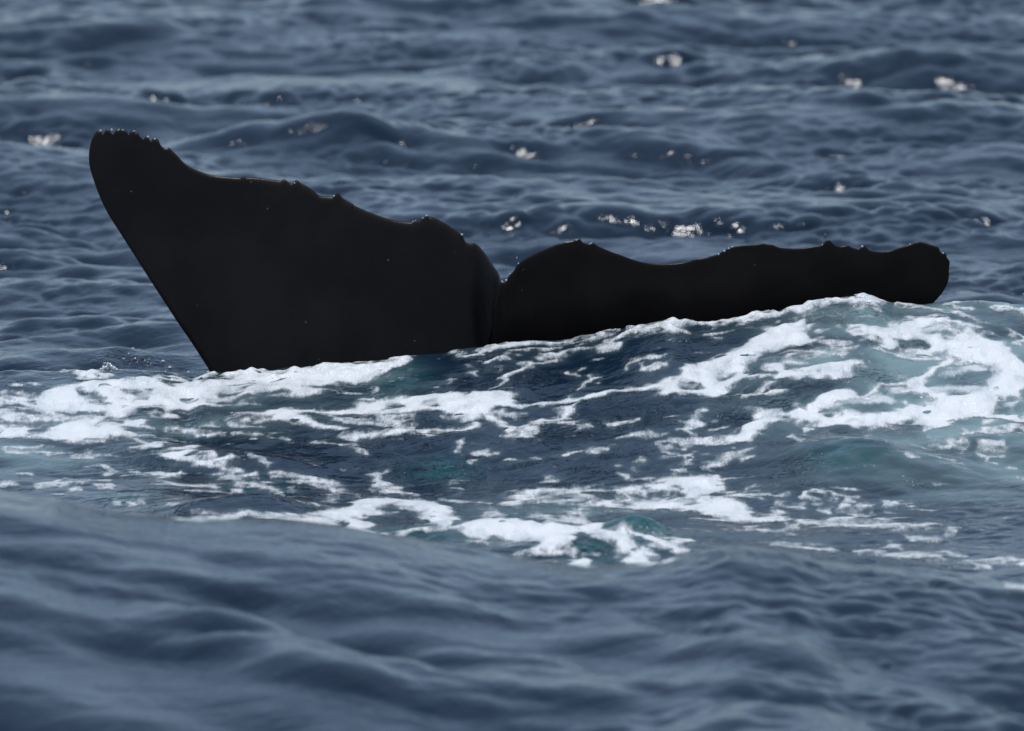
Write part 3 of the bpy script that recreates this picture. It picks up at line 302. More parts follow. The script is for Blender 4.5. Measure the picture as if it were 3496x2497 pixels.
EDGE_BEADS = [[-1.8982,1.082],[-1.8668,1.0757],[-1.8472,1.086],[-1.8135,1.0867],[-1.7946,1.0852],[-1.8214,1.0694],[-1.7524,1.0663],[-1.7429,1.0804],[-1.6787,1.0537],[-1.6474,1.0442],[-1.0008,0.8408],[-0.8196,0.7808],[-0.4555,0.6635],[-0.4437,0.6682],[-0.41,0.6795],[-0.3923,0.6913],[-0.2301,0.6035],[0.0296,0.4711],[-0.0088,0.4223],[-0.0265,0.3932],[-0.0448,0.3873],[0.294,0.5786],[0.359,0.5625],[0.9448,0.5133],[0.9711,0.5283],[0.9917,0.5399],[1.0065,0.5473],[1.4202,0.5565],[1.604,0.549],[1.8239,0.5589],[1.9766,0.5183]]
SPLASH = [-1.821,-0.3,0.011]
# ---------- the shape of the sea: swells and the wave the fluke stands behind (metres, world space)
def smooth(v, a, b):
    t = np.clip((v - a) / (b - a), 0, 1)
    return t * t * (3 - 2 * t)

def bump2(x, y, cx, cy, rx, ry, rot=0.0):
    c, s = math.cos(rot), math.sin(rot)
    dx, dy = x - cx, y - cy
    return np.exp(-(((c * dx + s * dy) / rx) ** 2 + ((-s * dx + c * dy) / ry) ** 2))

def base_height(x, y):
    x = np.asarray(x, float); y = np.asarray(y, float)
    sea = -0.17 + 0.0 * x * y
    # long swells of the open water behind the fluke
    bk = smooth(y, 0.6, 3.0)
    sea = sea + bk * (0.05 * np.sin((y + 0.35 * x) * 1.05 - 0.6) + 0.04 * np.sin((y - 0.5 * x) * 0.62 + 1.0))
    for (cx, cy, rx, ry, rot, h) in BACK_WAVES:
        sea = sea + h * bump2(x, y, cx, cy, rx, ry, rot)
    # ridge of water in front of the fluke
    zc = np.interp(x, CREST_X, CREST_Z)
    lf = np.interp(x, [-3.0, -1.0, 0.3, 1.5, 2.6], [2.0, 2.3, 2.9, 3.0, 2.9])
    foot = np.interp(x, [-3, -0.5, 1.0, 2.6], [-0.20, -0.24, -0.24, -0.20])
    d = y - RIDGE_Y
    t = np.clip(-d / lf, 0, 1)
    front = foot + (zc - foot) * (0.55 * (1 - smooth(t, 0, 1)) + 0.45 * (1 - t) ** 2.2)
    back = np.clip(d / 0.75, 0, 1)
    rear = zc + (sea - 0.06 - zc) * smooth(back, 0, 1)
    ridge = np.where(d < 0, front, rear)
    win = smooth(np.abs(x), 9.0, 3.6)      # the ridge dies out to both sides
    near = np.where(d < 0, ridge, rear + (sea - rear) * smooth(d, 0.75, 1.6))
    z = sea + (near - sea) * win
    for (cx, cy, rx, ry, rot, h) in MID_WAVES:
        z = z + h * bump2(x, y, cx, cy, rx, ry, rot)
    # swell between the boat and the fluke
    sc = np.interp(x, SWELL_X, SWELL_Z)
    e = y - SWELL_Y
    f = np.where(e > 0, 1 - smooth(e, 0.0, 2.3), np.interp(e, [-40, -12, -8, -4.2, -1.8, 0], [0, 0, 0.10, 0.5, 0.86, 1.0]))
    f = np.where(e > 0, f, 0.35 * f + 0.65 * smooth(e, -9, 0))
    f = f * smooth(np.abs(x), 14, 4)
    z = z + f * (sc - z)
    return z

# ---------------------------------------------------------------- helpers
rng = np.random.default_rng(11)

def spaced(parts):
    """parts: list of (start, end, step0, step1) -> increasing coordinates with a changing step."""
    v = []
    for a, b, s0, s1 in parts:
        t = a
        while t < b:
            v.append(t)
            k = (t - a) / (b - a)
            t += s0 * (s1 / s0) ** k
    return np.array(v)

def grow(start, end, step, ratio):
    v, t = [], start
    while t < end:
        v.append(t); t += step; step *= ratio
    v.append(end)
    return np.array(v)

gx_half = np.concatenate([np.arange(0, 2.75, 0.0105), spaced([(2.755, 6.0, 0.013, 0.06)]), grow(6.06, 4000, 0.08, 1.22)])
GX = np.concatenate([-gx_half[:0:-1], gx_half])
gy_far = np.concatenate([spaced([(0.45, 24, 0.028, 0.05)]), grow(24.1, 6000, 0.08, 1.2)])
gy_near = np.concatenate([-grow(14.0, 400, 0.05, 1.2)[:0:-1], spaced([(-14, -7.2, 0.03, 0.026), (-7.2, -5.3, 0.05, 0.05), (-5.3, -0.45, 0.0165, 0.0165), (-0.45, 0.0, 0.009, 0.012), (0.0, 0.45, 0.03, 0.03)])])
GY = np.concatenate([gy_near, gy_far])
NX, NY = len(GX), len(GY)
DX, DY = np.gradient(GX), np.gradient(GY)

def field(n, lam, ang, spread, seed, power=0.0, choppy=False):
    """Sum of n plane waves on the grid (rows = y, columns = x); unit rms. lam = (min, max) wavelength."""
    r = np.random.default_rng(seed)
    l = np.exp(r.uniform(math.log(lam[0]), math.log(lam[1]), n))
    th = ang + r.normal(0, spread, n)
    kx, ky = 2 * math.pi / l * np.cos(th), 2 * math.pi / l * np.sin(th)
    amp = l ** power * np.sqrt(r.exponential(1.0, n))
    amp /= math.sqrt(np.sum(amp ** 2) / 2)
    ph = r.uniform(0, 2 * math.pi, n)
    ex = np.exp(1j * np.outer(kx, GX)); ey = np.exp(1j * np.outer(ky, GY))
    # waves finer than the local grid fade out
    ex *= 1 - np.clip((np.abs(kx)[:, None] * DX[None]) / 1.6 - 0.4, 0, 1)
    ey *= 1 - np.clip((np.abs(ky)[:, None] * DY[None]) / 1.6 - 0.4, 0, 1)
    c = amp * np.exp(1j * ph)
    h = ((ey * c[:, None]).T @ ex)
    if not choppy:
        return h.real.astype(np.float32)
    k = np.hypot(kx, ky)
    dx = ((ey * (c * 1j * kx / k)[:, None]).T @ ex).real
    dy = ((ey * (c * 1j * ky / k)[:, None]).T @ ex).real
    return h.real.astype(np.float32), dx.astype(np.float32), dy.astype(np.float32)

def props(o, label=None, cat=None, kind=None, group=None):
    if label: o["label"] = label
    if cat: o["category"] = cat
    if kind: o["kind"] = kind
    if group: o["group"] = group
    return o

def mesh_obj(name, verts, faces, mat, smooth_shade=True, attrs=None):
    me = bpy.data.meshes.new(name)
    verts = np.asarray(verts, np.float32); faces = np.asarray(faces, np.int32)
    me.vertices.add(len(verts)); me.vertices.foreach_set("co", verts.ravel())
    n = faces.shape[1]
    me.loops.add(faces.size); me.loops.foreach_set("vertex_index", faces.ravel())
    me.polygons.add(len(faces))
    me.polygons.foreach_set("loop_start", np.arange(0, faces.size, n, dtype=np.int32))
    me.polygons.foreach_set("use_smooth", np.full(len(faces), smooth_shade))
    for k, v in (attrs or {}).items():
        a = me.attributes.new(k, 'FLOAT', 'POINT'); a.data.foreach_set("value", np.asarray(v, np.float32).ravel())
    me.update(calc_edges=True)
    me.materials.append(mat)
    o = bpy.data.objects.new(name, me); COL.objects.link(o)
    return o

def new_mat(name):
    m = bpy.data.materials.new(name); m.use_nodes = True
    nt = m.node_tree
    return m, nt.nodes, nt.links, nt.nodes["Principled BSDF"]

def noise(nodes, links, coord, scale, detail=3, rough=0.55, stretch=None):
    t = nodes.new("ShaderNodeTexNoise"); t.inputs["Scale"].default_value = scale
    t.inputs["Detail"].default_value = detail; t.inputs["Roughness"].default_value = rough
    if stretch:
        mp = nodes.new("ShaderNodeMapping"); mp.inputs["Scale"].default_value = stretch
        links.new(coord, mp.inputs[0]); links.new(mp.outputs[0], t.inputs["Vector"])
    else:
        links.new(coord, t.inputs["Vector"])
    return t.outputs[0]

def mixc(nodes, links, fac, a, b):
    m = nodes.new("ShaderNodeMix"); m.data_type = 'RGBA'
    for s, v in ((m.inputs[0], fac), (m.inputs[6], a), (m.inputs[7], b)):
        if isinstance(v, (tuple, float)): s.default_value = v
        else: links.new(v, s)
    return m.outputs[2]

def ramp(nodes, links, v, a, b):
    m = nodes.new("ShaderNodeMapRange"); m.inputs[1].default_value = a; m.inputs[2].default_value = b
    m.interpolation_type = 'SMOOTHSTEP'; links.new(v, m.inputs[0])
    return m.outputs[0]

# ---------------------------------------------------------------- materials
def water_material():
    m, N, L, b = new_mat("sea_water")
    tc = N.new("ShaderNodeTexCoord").outputs["Object"]
    at = N.new("ShaderNodeAttribute"); at.attribute_name = "aeration_crest_light"
    tn = N.new("ShaderNodeAttribute"); tn.attribute_name = "froth"
    deep, teal = (0.0045, 0.0155, 0.034, 1), (0.19, 0.28, 0.295, 1)
    c = mixc(N, L, at.outputs["Fac"], deep, teal)
    cl = N.new("ShaderNodeAttribute"); cl.attribute_name = "crest_light"
    c = mixc(N, L, cl.outputs["Fac"], c, (0.008, 0.085, 0.095, 1))  # light through the crests, put into the colour; the water is opaque
    # thin froth: pale bubbles broken up by fine noise
    fine = noise(N, L, tc, 24, 6, 0.75, (1, 0.22, 1))
    mth = N.new("ShaderNodeMath"); mth.operation = 'ADD'; L.new(tn.outputs["Fac"], mth.inputs[0]); L.new(fine, mth.inputs[1])
    fr = ramp(N, L, mth.outputs[0], 1.02, 1.62)
    c = mixc(N, L, fr, c, (0.58, 0.62, 0.64, 1))
    L.new(c, b.inputs["Base Color"])
    mr = N.new("ShaderNodeMix"); L.new(fr, mr.inputs[0]); cp = N.new("ShaderNodeAttribute"); cp.attribute_name = "capillary"        # waves too small for the mesh there
    rr = N.new("ShaderNodeMapRange"); rr.inputs[3].default_value = 0.055; rr.inputs[4].default_value = 0.11
    L.new(cp.outputs["Fac"], rr.inputs[0]); L.new(rr.outputs[0], mr.inputs[2]); mr.inputs[3].default_value = 0.5
    L.new(mr.outputs[0], b.inputs["Roughness"])
    b.inputs["IOR"].default_value = 1.333
    n1 = noise(N, L, tc, 11, 3, 0.6, (1, 0.6, 1)); n2 = noise(N, L, tc, 42, 3, 0.6, (1, 0.55, 1))
    add = N.new("ShaderNodeMath"); add.operation = 'MULTIPLY_ADD'; L.new(n2, add.inputs[0]); add.inputs[1].default_value = 0.40; L.new(n1, add.inputs[2])
    bp = N.new("ShaderNodeBump"); bp.inputs["Strength"].default_value = 1.0; bp.inputs["Distance"].default_value = 0.007
    # fine streaming ripples drawn out along the wave face
    mp = N.new("ShaderNodeMapping"); mp.vector_type = 'TEXTURE'; mp.inputs["Rotation"].default_value = (0, 0, math.radians(30)); mp.inputs["Scale"].default_value = (0.7, 0.075, 1)
    L.new(tc, mp.inputs[0]); n4 = noise(N, L, mp.outputs[0], 1.0, 4, 0.6)
    ad4 = N.new("ShaderNodeMath"); ad4.operation = 'MULTIPLY_ADD'; L.new(n4, ad4.inputs[0]); ad4.inputs[1].default_value = 0.9; L.new(add.outputs[0], ad4.inputs[2])
    L.new(ad4.outputs[0], bp.inputs["Height"])
    # patches of small steep ripples that sparkle
    st = N.new("ShaderNodeAttribute"); st.attribute_name = "ripple"
    n3 = noise(N, L, tc, 34, 2, 0.5, (1, 0.8, 1))
    b2 = N.new("ShaderNodeBump"); b2.inputs["Distance"].default_value = 0.060
    L.new(st.outputs["Fac"], b2.inputs["Strength"]); L.new(n3, b2.inputs["Height"]); L.new(bp.outputs[0], b2.inputs["Normal"])
    L.new(b2.outputs[0], b.inputs["Normal"])
    return m

def foam_material():
    m, N, L, b = new_mat("sea_foam")
    tc = N.new("ShaderNodeTexCoord").outputs["Object"]
    th = N.new("ShaderNodeAttribute"); th.attribute_name = "film"        # metres inside (+) or outside (-) the foam's edge
    def madd(a, k, c):
        q = N.new("ShaderNodeMath"); q.operation = 'MULTIPLY_ADD'
        L.new(a, q.inputs[0]); q.inputs[1].default_value = k
        if isinstance(c, float): q.inputs[2].default_value = c
        else: L.new(c, q.inputs[2])
        return q.outputs[0]
    big = noise(N, L, tc, 9, 5, 0.65, (1, 0.3, 1))
    lace = noise(N, L, tc, 30, 4, 0.7, (1, 0.22, 1))
    grit = noise(N, L, tc, 120, 2, 0.6, (1, 0.2, 1))
    # lacy broken edge
    e = madd(lace, 0.030, madd(grit, 0.009, madd(th.outputs["Fac"], 1.0, -0.0150)))
    alpha = ramp(N, L, e, -0.005, 0.017)
    # thick foam is white, thin foam lets the water grey it
    t = madd(th.outputs["Fac"], 9.0, madd(big, 1.9, madd(lace, 0.7, madd(grit, 0.5, -1.02))))
    f = ramp(N, L, t, 0.0, 0.95)
    c = mixc(N, L, f, (0.42, 0.47, 0.50, 1), (0.82, 0.83, 0.84, 1))
    L.new(c, b.inputs["Base Color"]); L.new(alpha, b.inputs["Alpha"])
    b.inputs["Roughness"].default_value = 0.24; b.inputs["IOR"].default_value = 1.33
    b.inputs["Specular IOR Level"].default_value = 0.5
    v = N.new("ShaderNodeTexVoronoi"); v.inputs["Scale"].default_value = 110; L.new(tc, v.inputs["Vector"])
    hgt = madd(v.outputs[0], -0.35, madd(noise(N, L, tc, 34, 5, 0.65, (1, 0.3, 1)), 1.0, madd(big, 1.3, 0.0)))
    bp = N.new("ShaderNodeBump"); bp.inputs["Strength"].default_value = 0.7; bp.inputs["Distance"].default_value = 0.010
    L.new(hgt, bp.inputs["Height"]); L.new(bp.outputs[0], b.inputs["Normal"])
    return m

def skin_material():
    m, N, L, b = new_mat("whale_skin")
    tc = N.new("ShaderNodeTexCoord").outputs["Object"]
    n = noise(N, L, tc, 2.2, 5, 0.6)
    c = mixc(N, L, ramp(N, L, n, 0.35, 0.7), (0.0145, 0.011, 0.0097, 1), (0.025, 0.0192, 0.0168, 1))
    # pale scratches and pin-prick scars
    v = N.new("ShaderNodeTexVoronoi"); v.inputs["Scale"].default_value = 16; L.new(tc, v.inputs["Vector"])
    vr = N.new("ShaderNodeMapRange"); vr.inputs[1].default_value = 0.075; vr.inputs[2].default_value = 0.035; L.new(v.outputs["Distance"], vr.inputs[0])
    sp = N.new("ShaderNodeMapRange"); sp.inputs[1].default_value = 0.62; sp.inputs[2].default_value = 0.9
    sx = N.new("ShaderNodeSeparateColor"); L.new(v.outputs["Color"], sx.inputs[0]); L.new(sx.outputs[0], sp.inputs[0])
    mm = N.new("ShaderNodeMath"); mm.operation = 'MULTIPLY'; L.new(vr.outputs[0], mm.inputs[0]); L.new(sp.outputs[0], mm.inputs[1])
    c = mixc(N, L, mm.outputs[0], c, (0.22, 0.21, 0.20, 1))
    L.new(c, b.inputs["Base Color"])
    b.inputs["Roughness"].default_value = 0.34; b.inputs["Specular IOR Level"].default_value = 0.13
    n3 = noise(N, L, tc, 9, 5, 0.6, (1.0, 1.0, 0.35))
    bp = N.new("ShaderNodeBump"); bp.inputs["Strength"].default_value = 0.5; bp.inputs["Distance"].default_value = 0.012
    L.new(n3, bp.inputs["Height"]); L.new(bp.outputs[0], b.inputs["Normal"])
    return m

WATER, FOAM, SKIN = water_material(), foam_material(), skin_material()

# ---------------------------------------------------------------- the sea surface
XX, YY = np.meshgrid(GX, GY)
Z = base_height(XX, YY).astype(np.float32)
PIv = math.pi
back = smooth(YY, 0.4, 2.2)
fore = smooth(YY, -6.2, -7.6)
mid = np.clip(1 - back - fore, 0, 1)
faint = smooth(np.abs(YY - RIDGE_Y), 0.02, 0.5) * 0.85 + 0.15
faint = np.maximum(faint, smooth(np.abs(XX + 0.05), 1.98, 2.2))      # keep the crest line clean

hA, xA, yA = field(90, (1.2, 4.5), 1.48, 0.42, 3, 0.8, True)
hB, xB, yB = field(260, (0.28, 1.1), 1.5, 0.72, 4, 0.6, True)
hC, xC, yC = field(420, (0.09, 0.28), 1.52, 0.80, 5, 0.7, True)
hD, xD, yD = field(420, (0.045, 0.11), 1.40, 0.7, 6, 0.6, True)
hE, xE, yE = field(70, (0.7, 3.2), 0.75, 0.40, 12, 0.8, True)
gust = np.clip(0.9 + 0.45 * field(60, (1.0, 4.0), 1.2, 0.9, 8), 0.25, 1.9)

patch = np.clip(0.95 + 0.40 * field(50, (1.5, 6.0), 1.3, 0.7, 9), 0.3, 1.8)
# spots where short steep ripples catch the sun
steep = np.zeros_like(Z)
for groups, ry, kx in ((BUBBLES_FAR, 0.22, 1.0), (BUBBLES_NEAR, 0.14, 1.0), (BUBBLES_MID, 0.13, 0.75)):
    for cx, cy, n, s in groups:
        rx = 0.8 * s * kx + 0.03
        i0, i1 = np.searchsorted(GX, [cx - 3 * rx, cx + 3 * rx]); j0, j1 = np.searchsorted(GY, [cy - 3 * ry, cy + 3 * ry])
        w = (slice(j0, j1), slice(i0, i1))
        steep[w] = np.maximum(steep[w], np.exp(-((XX[w] - cx) / rx) ** 2 - ((YY[w] - cy) / ry) ** 2))
wA = 0.042 * back + 0.026 * fore * (0.3 + 0.7 * smooth(SWELL_Y - YY, 0.2, 2.2)) + 0.003 * mid
wB = 0.0165 * back * patch + 0.0090 * fore * patch + (0.0048 + 0.009 * smooth(-XX, 1.9, 2.2) * smooth(YY, -0.9, -0.4)) * mid * faint
wC = (0.0058 * back + 0.0021 * fore * (0.6 + 1.5 * smooth(XX, -0.6, 1.4)) + 0.0020 * mid * faint) * gust + steep * (0.0022 * back + 0.0035 * fore + 0.0012 * mid)
wE = 0.046 * fore * (0.15 + 0.85 * smooth(SWELL_Y - YY, 0.2, 2.2)) + 0.006 * back
wD = (0.0010 * back + 0.0004 * fore + 0.0009 * mid * faint) * gust + steep * (0.0004 * back + 0.0018 * fore + 0.0010 * mid)
Z = Z + wA * hA + wB * hB + wC * hC + wD * hD + wE * hE
PXX = XX - 1.0 * (wA * xA + wB * xB + wC * xC + wD * xD + wE * xE)
PYY = YY - 1.0 * (wA * yA + wB * yB + wC * yC + wD * yD + wE * yE)

# ---------------------------------------------------------------- where the foam lies (signed field, metres)
ix0, ix1 = np.searchsorted(GX, [-4.2, 4.2]); iy0, iy1 = np.searchsorted(GY, [-12.2, 0.02])
FX, FY = XX[iy0:iy1, ix0:ix1], YY[iy0:iy1, ix0:ix1]
sub = lambda a: a[iy0:iy1, ix0:ix1]
w1 = sub(field(160, (0.22, 0.7), 1.57, 0.75, 21)); w2 = sub(field(160, (0.22, 0.7), 1.57, 0.75, 22))
w3 = sub(field(240, (0.05, 0.2), 1.57, 0.8, 23)); w4 = sub(field(240, (0.05, 0.2), 1.57, 0.8, 24))
WX = FX + 0.014 * w1 + 0.006 * w3
WY = FY + 0.035 * w2 + 0.020 * w4
fld = np.full(FX.shape, -0.25, np.float32)
xs, ys = FX[0], FY[:, 0]

def window(xa, xb, ya, yb, mx=0.25, my=0.9):
    i0, i1 = np.searchsorted(xs, [xa - mx, xb + mx]); j0, j1 = np.searchsorted(ys, [ya - my, yb + my])
    return slice(j0, j1), slice(i0, i1)

def poly_sdf(px, py, pts):
    """positive inside, in metres"""
    d = np.full(px.shape, 1e9, np.float32); ins = np.zeros(px.shape, bool)
    n = len(pts)
    for i in range(n):
        (x1, y1), (x2, y2) = pts[i], pts[(i + 1) % n]
        ex, ey = x2 - x1, y2 - y1
        l2 = ex * ex + ey * ey
        if l2 < 1e-12: continue
        t = np.clip(((px - x1) * ex + (py - y1) * ey) / l2, 0, 1)
        d = np.minimum(d, (px - x1 - t * ex) ** 2 + (py - y1 - t * ey) ** 2)
        if y1 != y2:
            ins ^= ((y1 > py) != (y2 > py)) & (px < ex * (py - y1) / ey + x1)
    d = np.sqrt(d)
    return np.where(ins, d, -d)

def add_poly(a, pts, hole):
    p = np.array(pts); w = window(p[:, 0].min(), p[:, 0].max(), p[:, 1].min(), p[:, 1].max())
    s = poly_sdf(WX[w], WY[w] * a, [(x, y * a) for x, y in pts]).astype(np.float32)
    if hole: fld[w] = np.minimum(fld[w], -s - 0.004)
    else: fld[w] = np.maximum(fld[w], s)

for a, pts in FOAM_PATCHES: add_poly(a, pts, False)
filled = fld.copy()
for a, pts in FOAM_GAPS: add_poly(a, pts, True)
for st in FOAM_STREAKS:
    p = np.array(st); w = window(p[:, 0].min(), p[:, 0].max(), p[:, 1].min(), p[:, 1].max())
    px, py = WX[w], WY[w]
    for (x1, y1, r1, a1), (x2, y2, r2, a2) in zip(st[:-1], st[1:]):
        a = 0.5 * (a1 + a2)
        ex, ey = x2 - x1, (y2 - y1) * a
        l2 = max(ex * ex + ey * ey, 1e-9)
        t = np.clip(((px - x1) * ex + (py - y1) * a * ey) / l2, 0, 1)
        dd = np.sqrt((px - x1 - t * ex) ** 2 + ((py - y1) * a - t * ey) ** 2)
        fld[w] = np.maximum(fld[w], (r1 + (r2 - r1) * t) - dd)
soft = fld.copy()
# ragged edges and small gaps
rag = sub(field(420, (0.03, 0.12), 1.57, 0.6, 31)); rag2 = sub(field(300, (0.12, 0.45), 1.57, 0.55, 32))
fld = fld + 0.0022 + 0.0016 * rag + 0.0016 * rag2
gapn = sub(field(420, (0.05, 0.22), 1.57, 0.5, 33))
fld = np.minimum(fld, np.where(gapn > 1.9, -(gapn - 1.9) * 0.05, 1.0))
# stray streaks and flecks drawn out around the foam
sn = sub(field(420, (0.07, 0.40), 1.57, 0.42, 34)); zone = smooth(soft, -0.30, -0.06) * smooth(FY, -6.5, -5.6)
fld = np.maximum(fld, (sn - 2.95 + 0.72 * zone - 1.3 * bump2(FX, FY, 0.45, -1.4, 0.9, 1.0)) * 0.010)
# open water over the near swell carries no foam
fld = np.where((FY < -6.4) & (FY > -9.4) & (FX < 1.85), -0.25, fld)
fld[:, 0] = fld[:, -1] = -0.25

spk = field(260, (0.15, 0.6), 1.5, 0.9, 51)
# froth and aerated water under and around the foam
froth = np.zeros_like(Z); aer = np.zeros_like(Z)
froth[iy0:iy1, ix0:ix1] = np.maximum(smooth(soft, -0.035, 0.02) * 0.80, smooth(filled, -0.03, 0.03) * 0.92) * np.clip(0.75 + 0.35 * rag2, 0, 1.3)
aer_s = 0.22 * smooth(soft, -0.04, 0.02)
AERATED = [(2.1, -1.3, 0.8, 1.3, 0.8), (1.65, -0.9, 0.5, 0.7, 0.35), (2.2, -2.6, 0.8, 0.6, 0.30), (-2.3, -1.9, 0.55, 0.5, 0.55), (-1.6, -1.0, 0.8, 0.45, 0.4),
           (0.2, -3.15, 0.35, 0.30, 0.6), (0.5, -4.0, 0.8, 0.4, 0.22), (-0.55, -0.75, 0.16, 0.35, 0.30), (-0.2, -3.9, 0.5, 0.4, 0.2), (0.55, -3.9, 0.1, 0.25, 0.2)]
for cx, cy, rx, ry, s in AERATED:
    aer_s = aer_s + s * np.exp(-((FX - cx) / rx) ** 2 - ((FY - cy) / ry) ** 2) * np.clip(0.8 + 0.35 * w1, 0.2, 1.6)
# light showing through thin crests, painted as a greener base colour
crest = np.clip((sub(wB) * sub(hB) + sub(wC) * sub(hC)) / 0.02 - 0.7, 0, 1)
aer_s = aer_s + 0.18 * crest * sub(mid)  # a share of that crest light goes in with the bubble tint
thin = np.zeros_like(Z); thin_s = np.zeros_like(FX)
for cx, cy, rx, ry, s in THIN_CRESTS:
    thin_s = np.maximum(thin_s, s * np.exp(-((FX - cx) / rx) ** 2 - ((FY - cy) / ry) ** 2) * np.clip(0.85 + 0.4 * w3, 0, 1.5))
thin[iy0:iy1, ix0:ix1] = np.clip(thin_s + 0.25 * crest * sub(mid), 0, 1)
edge = smooth(np.abs(FX), 4.1, 2.9) * smooth(FY, -12.0, -9.0)
aer[iy0:iy1, ix0:ix1] = np.clip(aer_s * edge, 0, 1)

lump = sub(field(300, (0.10, 0.40), 1.57, 0.9, 41)); lump2 = sub(field(400, (0.035, 0.10), 1.57, 0.9, 42))
puff = smooth(soft, 0.0, 0.06) * smooth(FY, -0.9, -0.3)
hfoam = 0.0015 + np.where(fld > 0, 0.004 * (1 - np.exp(-fld / 0.01)), 0)
hfoam = hfoam + smooth(fld, 0.005, 0.05) * (0.0045 * lump + 0.0022 * lump2 + 0.003)
hfoam = hfoam + smooth(FY, -0.7, -0.32) * smooth(soft, -0.01, 0.02) * (0.008 + 0.008 * np.clip(lump, -1, 2) + 0.004 * lump2)

idx = np.arange(NX * NY, dtype=np.int32).reshape(NY, NX)
quads = np.stack([idx[:-1, :-1], idx[:-1, 1:], idx[1:, 1:], idx[1:, :-1]], -1).reshape(-1, 4)
sea = mesh_obj("sea", np.stack([PXX, PYY, Z], -1).reshape(-1, 3), quads, WATER, True,
               {"aeration_crest_light": aer, "froth": froth, "crest_light": thin, "capillary": np.clip(back + 0.6 * fore, 0, 1), "ripple": np.clip(np.maximum(steep * np.clip(1 - back - 0.6 * fore, 0, 1), np.clip(1 - back - fore, 0, 1) * 0.55 * smooth(spk, 1.0, 2.0)), 0, 1)})
props(sea, "dark blue rippled sea with short choppy waves", kind="structure")

SX, SY, SZ = sub(PXX), sub(PYY), sub(Z) + hfoam
def foam_piece(name, keep, label):
    sel = fld > -0.03
    q = sel[:-1, :-1] & sel[:-1, 1:] & sel[1:, 1:] & sel[1:, :-1] & keep[:-1, :-1]
    q &= (np.maximum.reduce([fld[:-1, :-1], fld[:-1, 1:], fld[1:, 1:], fld[1:, :-1]]) > -0.012)
    ny, nx = fld.shape
    gi = np.arange(ny * nx).reshape(ny, nx)
    f = np.stack([gi[:-1, :-1][q], gi[:-1, 1:][q], gi[1:, 1:][q], gi[1:, :-1][q]], -1)
    used, inv = np.unique(f, return_inverse=True)
    v = np.stack([SX, SY, SZ], -1).reshape(-1, 3)[used]
    o = mesh_obj(name, v, inv.reshape(-1, 4), FOAM, True, {"film": fld.reshape(-1)[used]})
    return props(o, label, "foam", kind="stuff")

front_zone = FY < -3.05 + 0.12 * np.clip(FX, -1, 1) * 0
left_zone = (~front_zone) & (FX < -0.45)
right_zone = (~front_zone) & (FX >= 0.55 + 0.1 * FY)
mid_zone = ~(front_zone | left_zone | right_zone)
foam_piece("sea_foam", left_zone, "thick white foam bank spilling along the water at the left lobe's base")
foam_piece("sea_foam", mid_zone, "thin streaks of white foam on the smooth slope below the notch")
foam_piece("sea_foam", right_zone, "broad white web of foam over pale green water below the right lobe")
foam_piece("sea_foam", front_zone, "lumpy white foam patch nearest the boat, behind the blurred swell")

# ---------------------------------------------------------------- the whale's tail fluke, one continuous skin
def resample(p, n=None, step=None):
    p = np.asarray(p, float); s = np.r_[0, np.cumsum(np.hypot(*np.diff(p, axis=0).T))]
    if n is None: n = int(s[-1] / step) + 1
    t = np.linspace(0, s[-1], n)
    return np.stack([np.interp(t, s, p[:, k]) for k in range(p.shape[1])], -1), t / s[-1]

def chaikin(p, it=1):
    p = np.asarray(p, float)
    for _ in range(it):
        q = np.empty((2 * len(p), 2)); a, b = p[:-1], p[1:]
        m = np.empty((2 * len(a), 2)); m[0::2] = 0.75 * a + 0.25 * b; m[1::2] = 0.25 * a + 0.75 * b
        p = np.vstack([p[:1], m, p[-1:]])
    return p

KEEL = (-0.92, -2.10)                                     # the stock under water, below the notch (x of centre line set per lobe)
notch = TRAIL_LEFT[-1]
root_low = (notch[0] + 0.02, -2.3)
lead_l = [tuple(p) for p in LEAD_LEFT] + [(-1.13, -0.62), (-0.93, -0.90), (-0.74, -1.15), (-0.58, -1.42), (-0.47, -1.75), (-0.40, -2.05), (-0.30, -2.28), root_low]
lead_r = [tuple(p) for p in LEAD_RIGHT] + [(1.50, -0.02), (1.28, -0.22), (1.02, -0.50), (0.75, -0.78), (0.50, -1.05), (0.31, -1.35), (0.20, -1.7), (0.13, -2.05), (0.05, -2.28), root_low]

def lobe(trail, lead, side):
    T, u = resample(chaikin(trail, 1), step=0.0055)
    n = len(T)
    # the leading edge is walked so that chords stay roughly square to the span
    Lf, t = resample(chaikin(lead, 2), 600)
    q = u ** 0.92
    Lp = np.stack([np.interp(q, t, Lf[:, k]) for k in range(2)], -1)
    return T, Lp, u

CH = np.concatenate([[0, 0.004, 0.012, 0.025, 0.045, 0.075, 0.12], np.linspace(0.18, 0.86, 13), [0.91, 0.945, 0.97, 0.986, 0.996, 1.0]])
def depth_of(x, z, side):
    """how far the lobe lies from the plane y = 0: it bends back towards the tips and leans away at the top"""
    xc = x + 0.03
    if side < 0:
        d = 0.055 + 0.05 * np.clip(-xc, 0, 2) ** 1.5 + 0.20 * (z - 0.1)
        d = d + 0.10 * np.exp(-(xc / 0.10) ** 2) * smooth(z, -0.25, 0.15)      # inner edge curls behind the right lobe
    else:
        d = -0.035 + 0.07 * np.clip(xc, 0, 2.2) ** 1.4 - 0.30 * (z - 0.1)
    blend = smooth(z, -0.9, -0.25)
    return d * blend + 0.02 * (1 - blend)

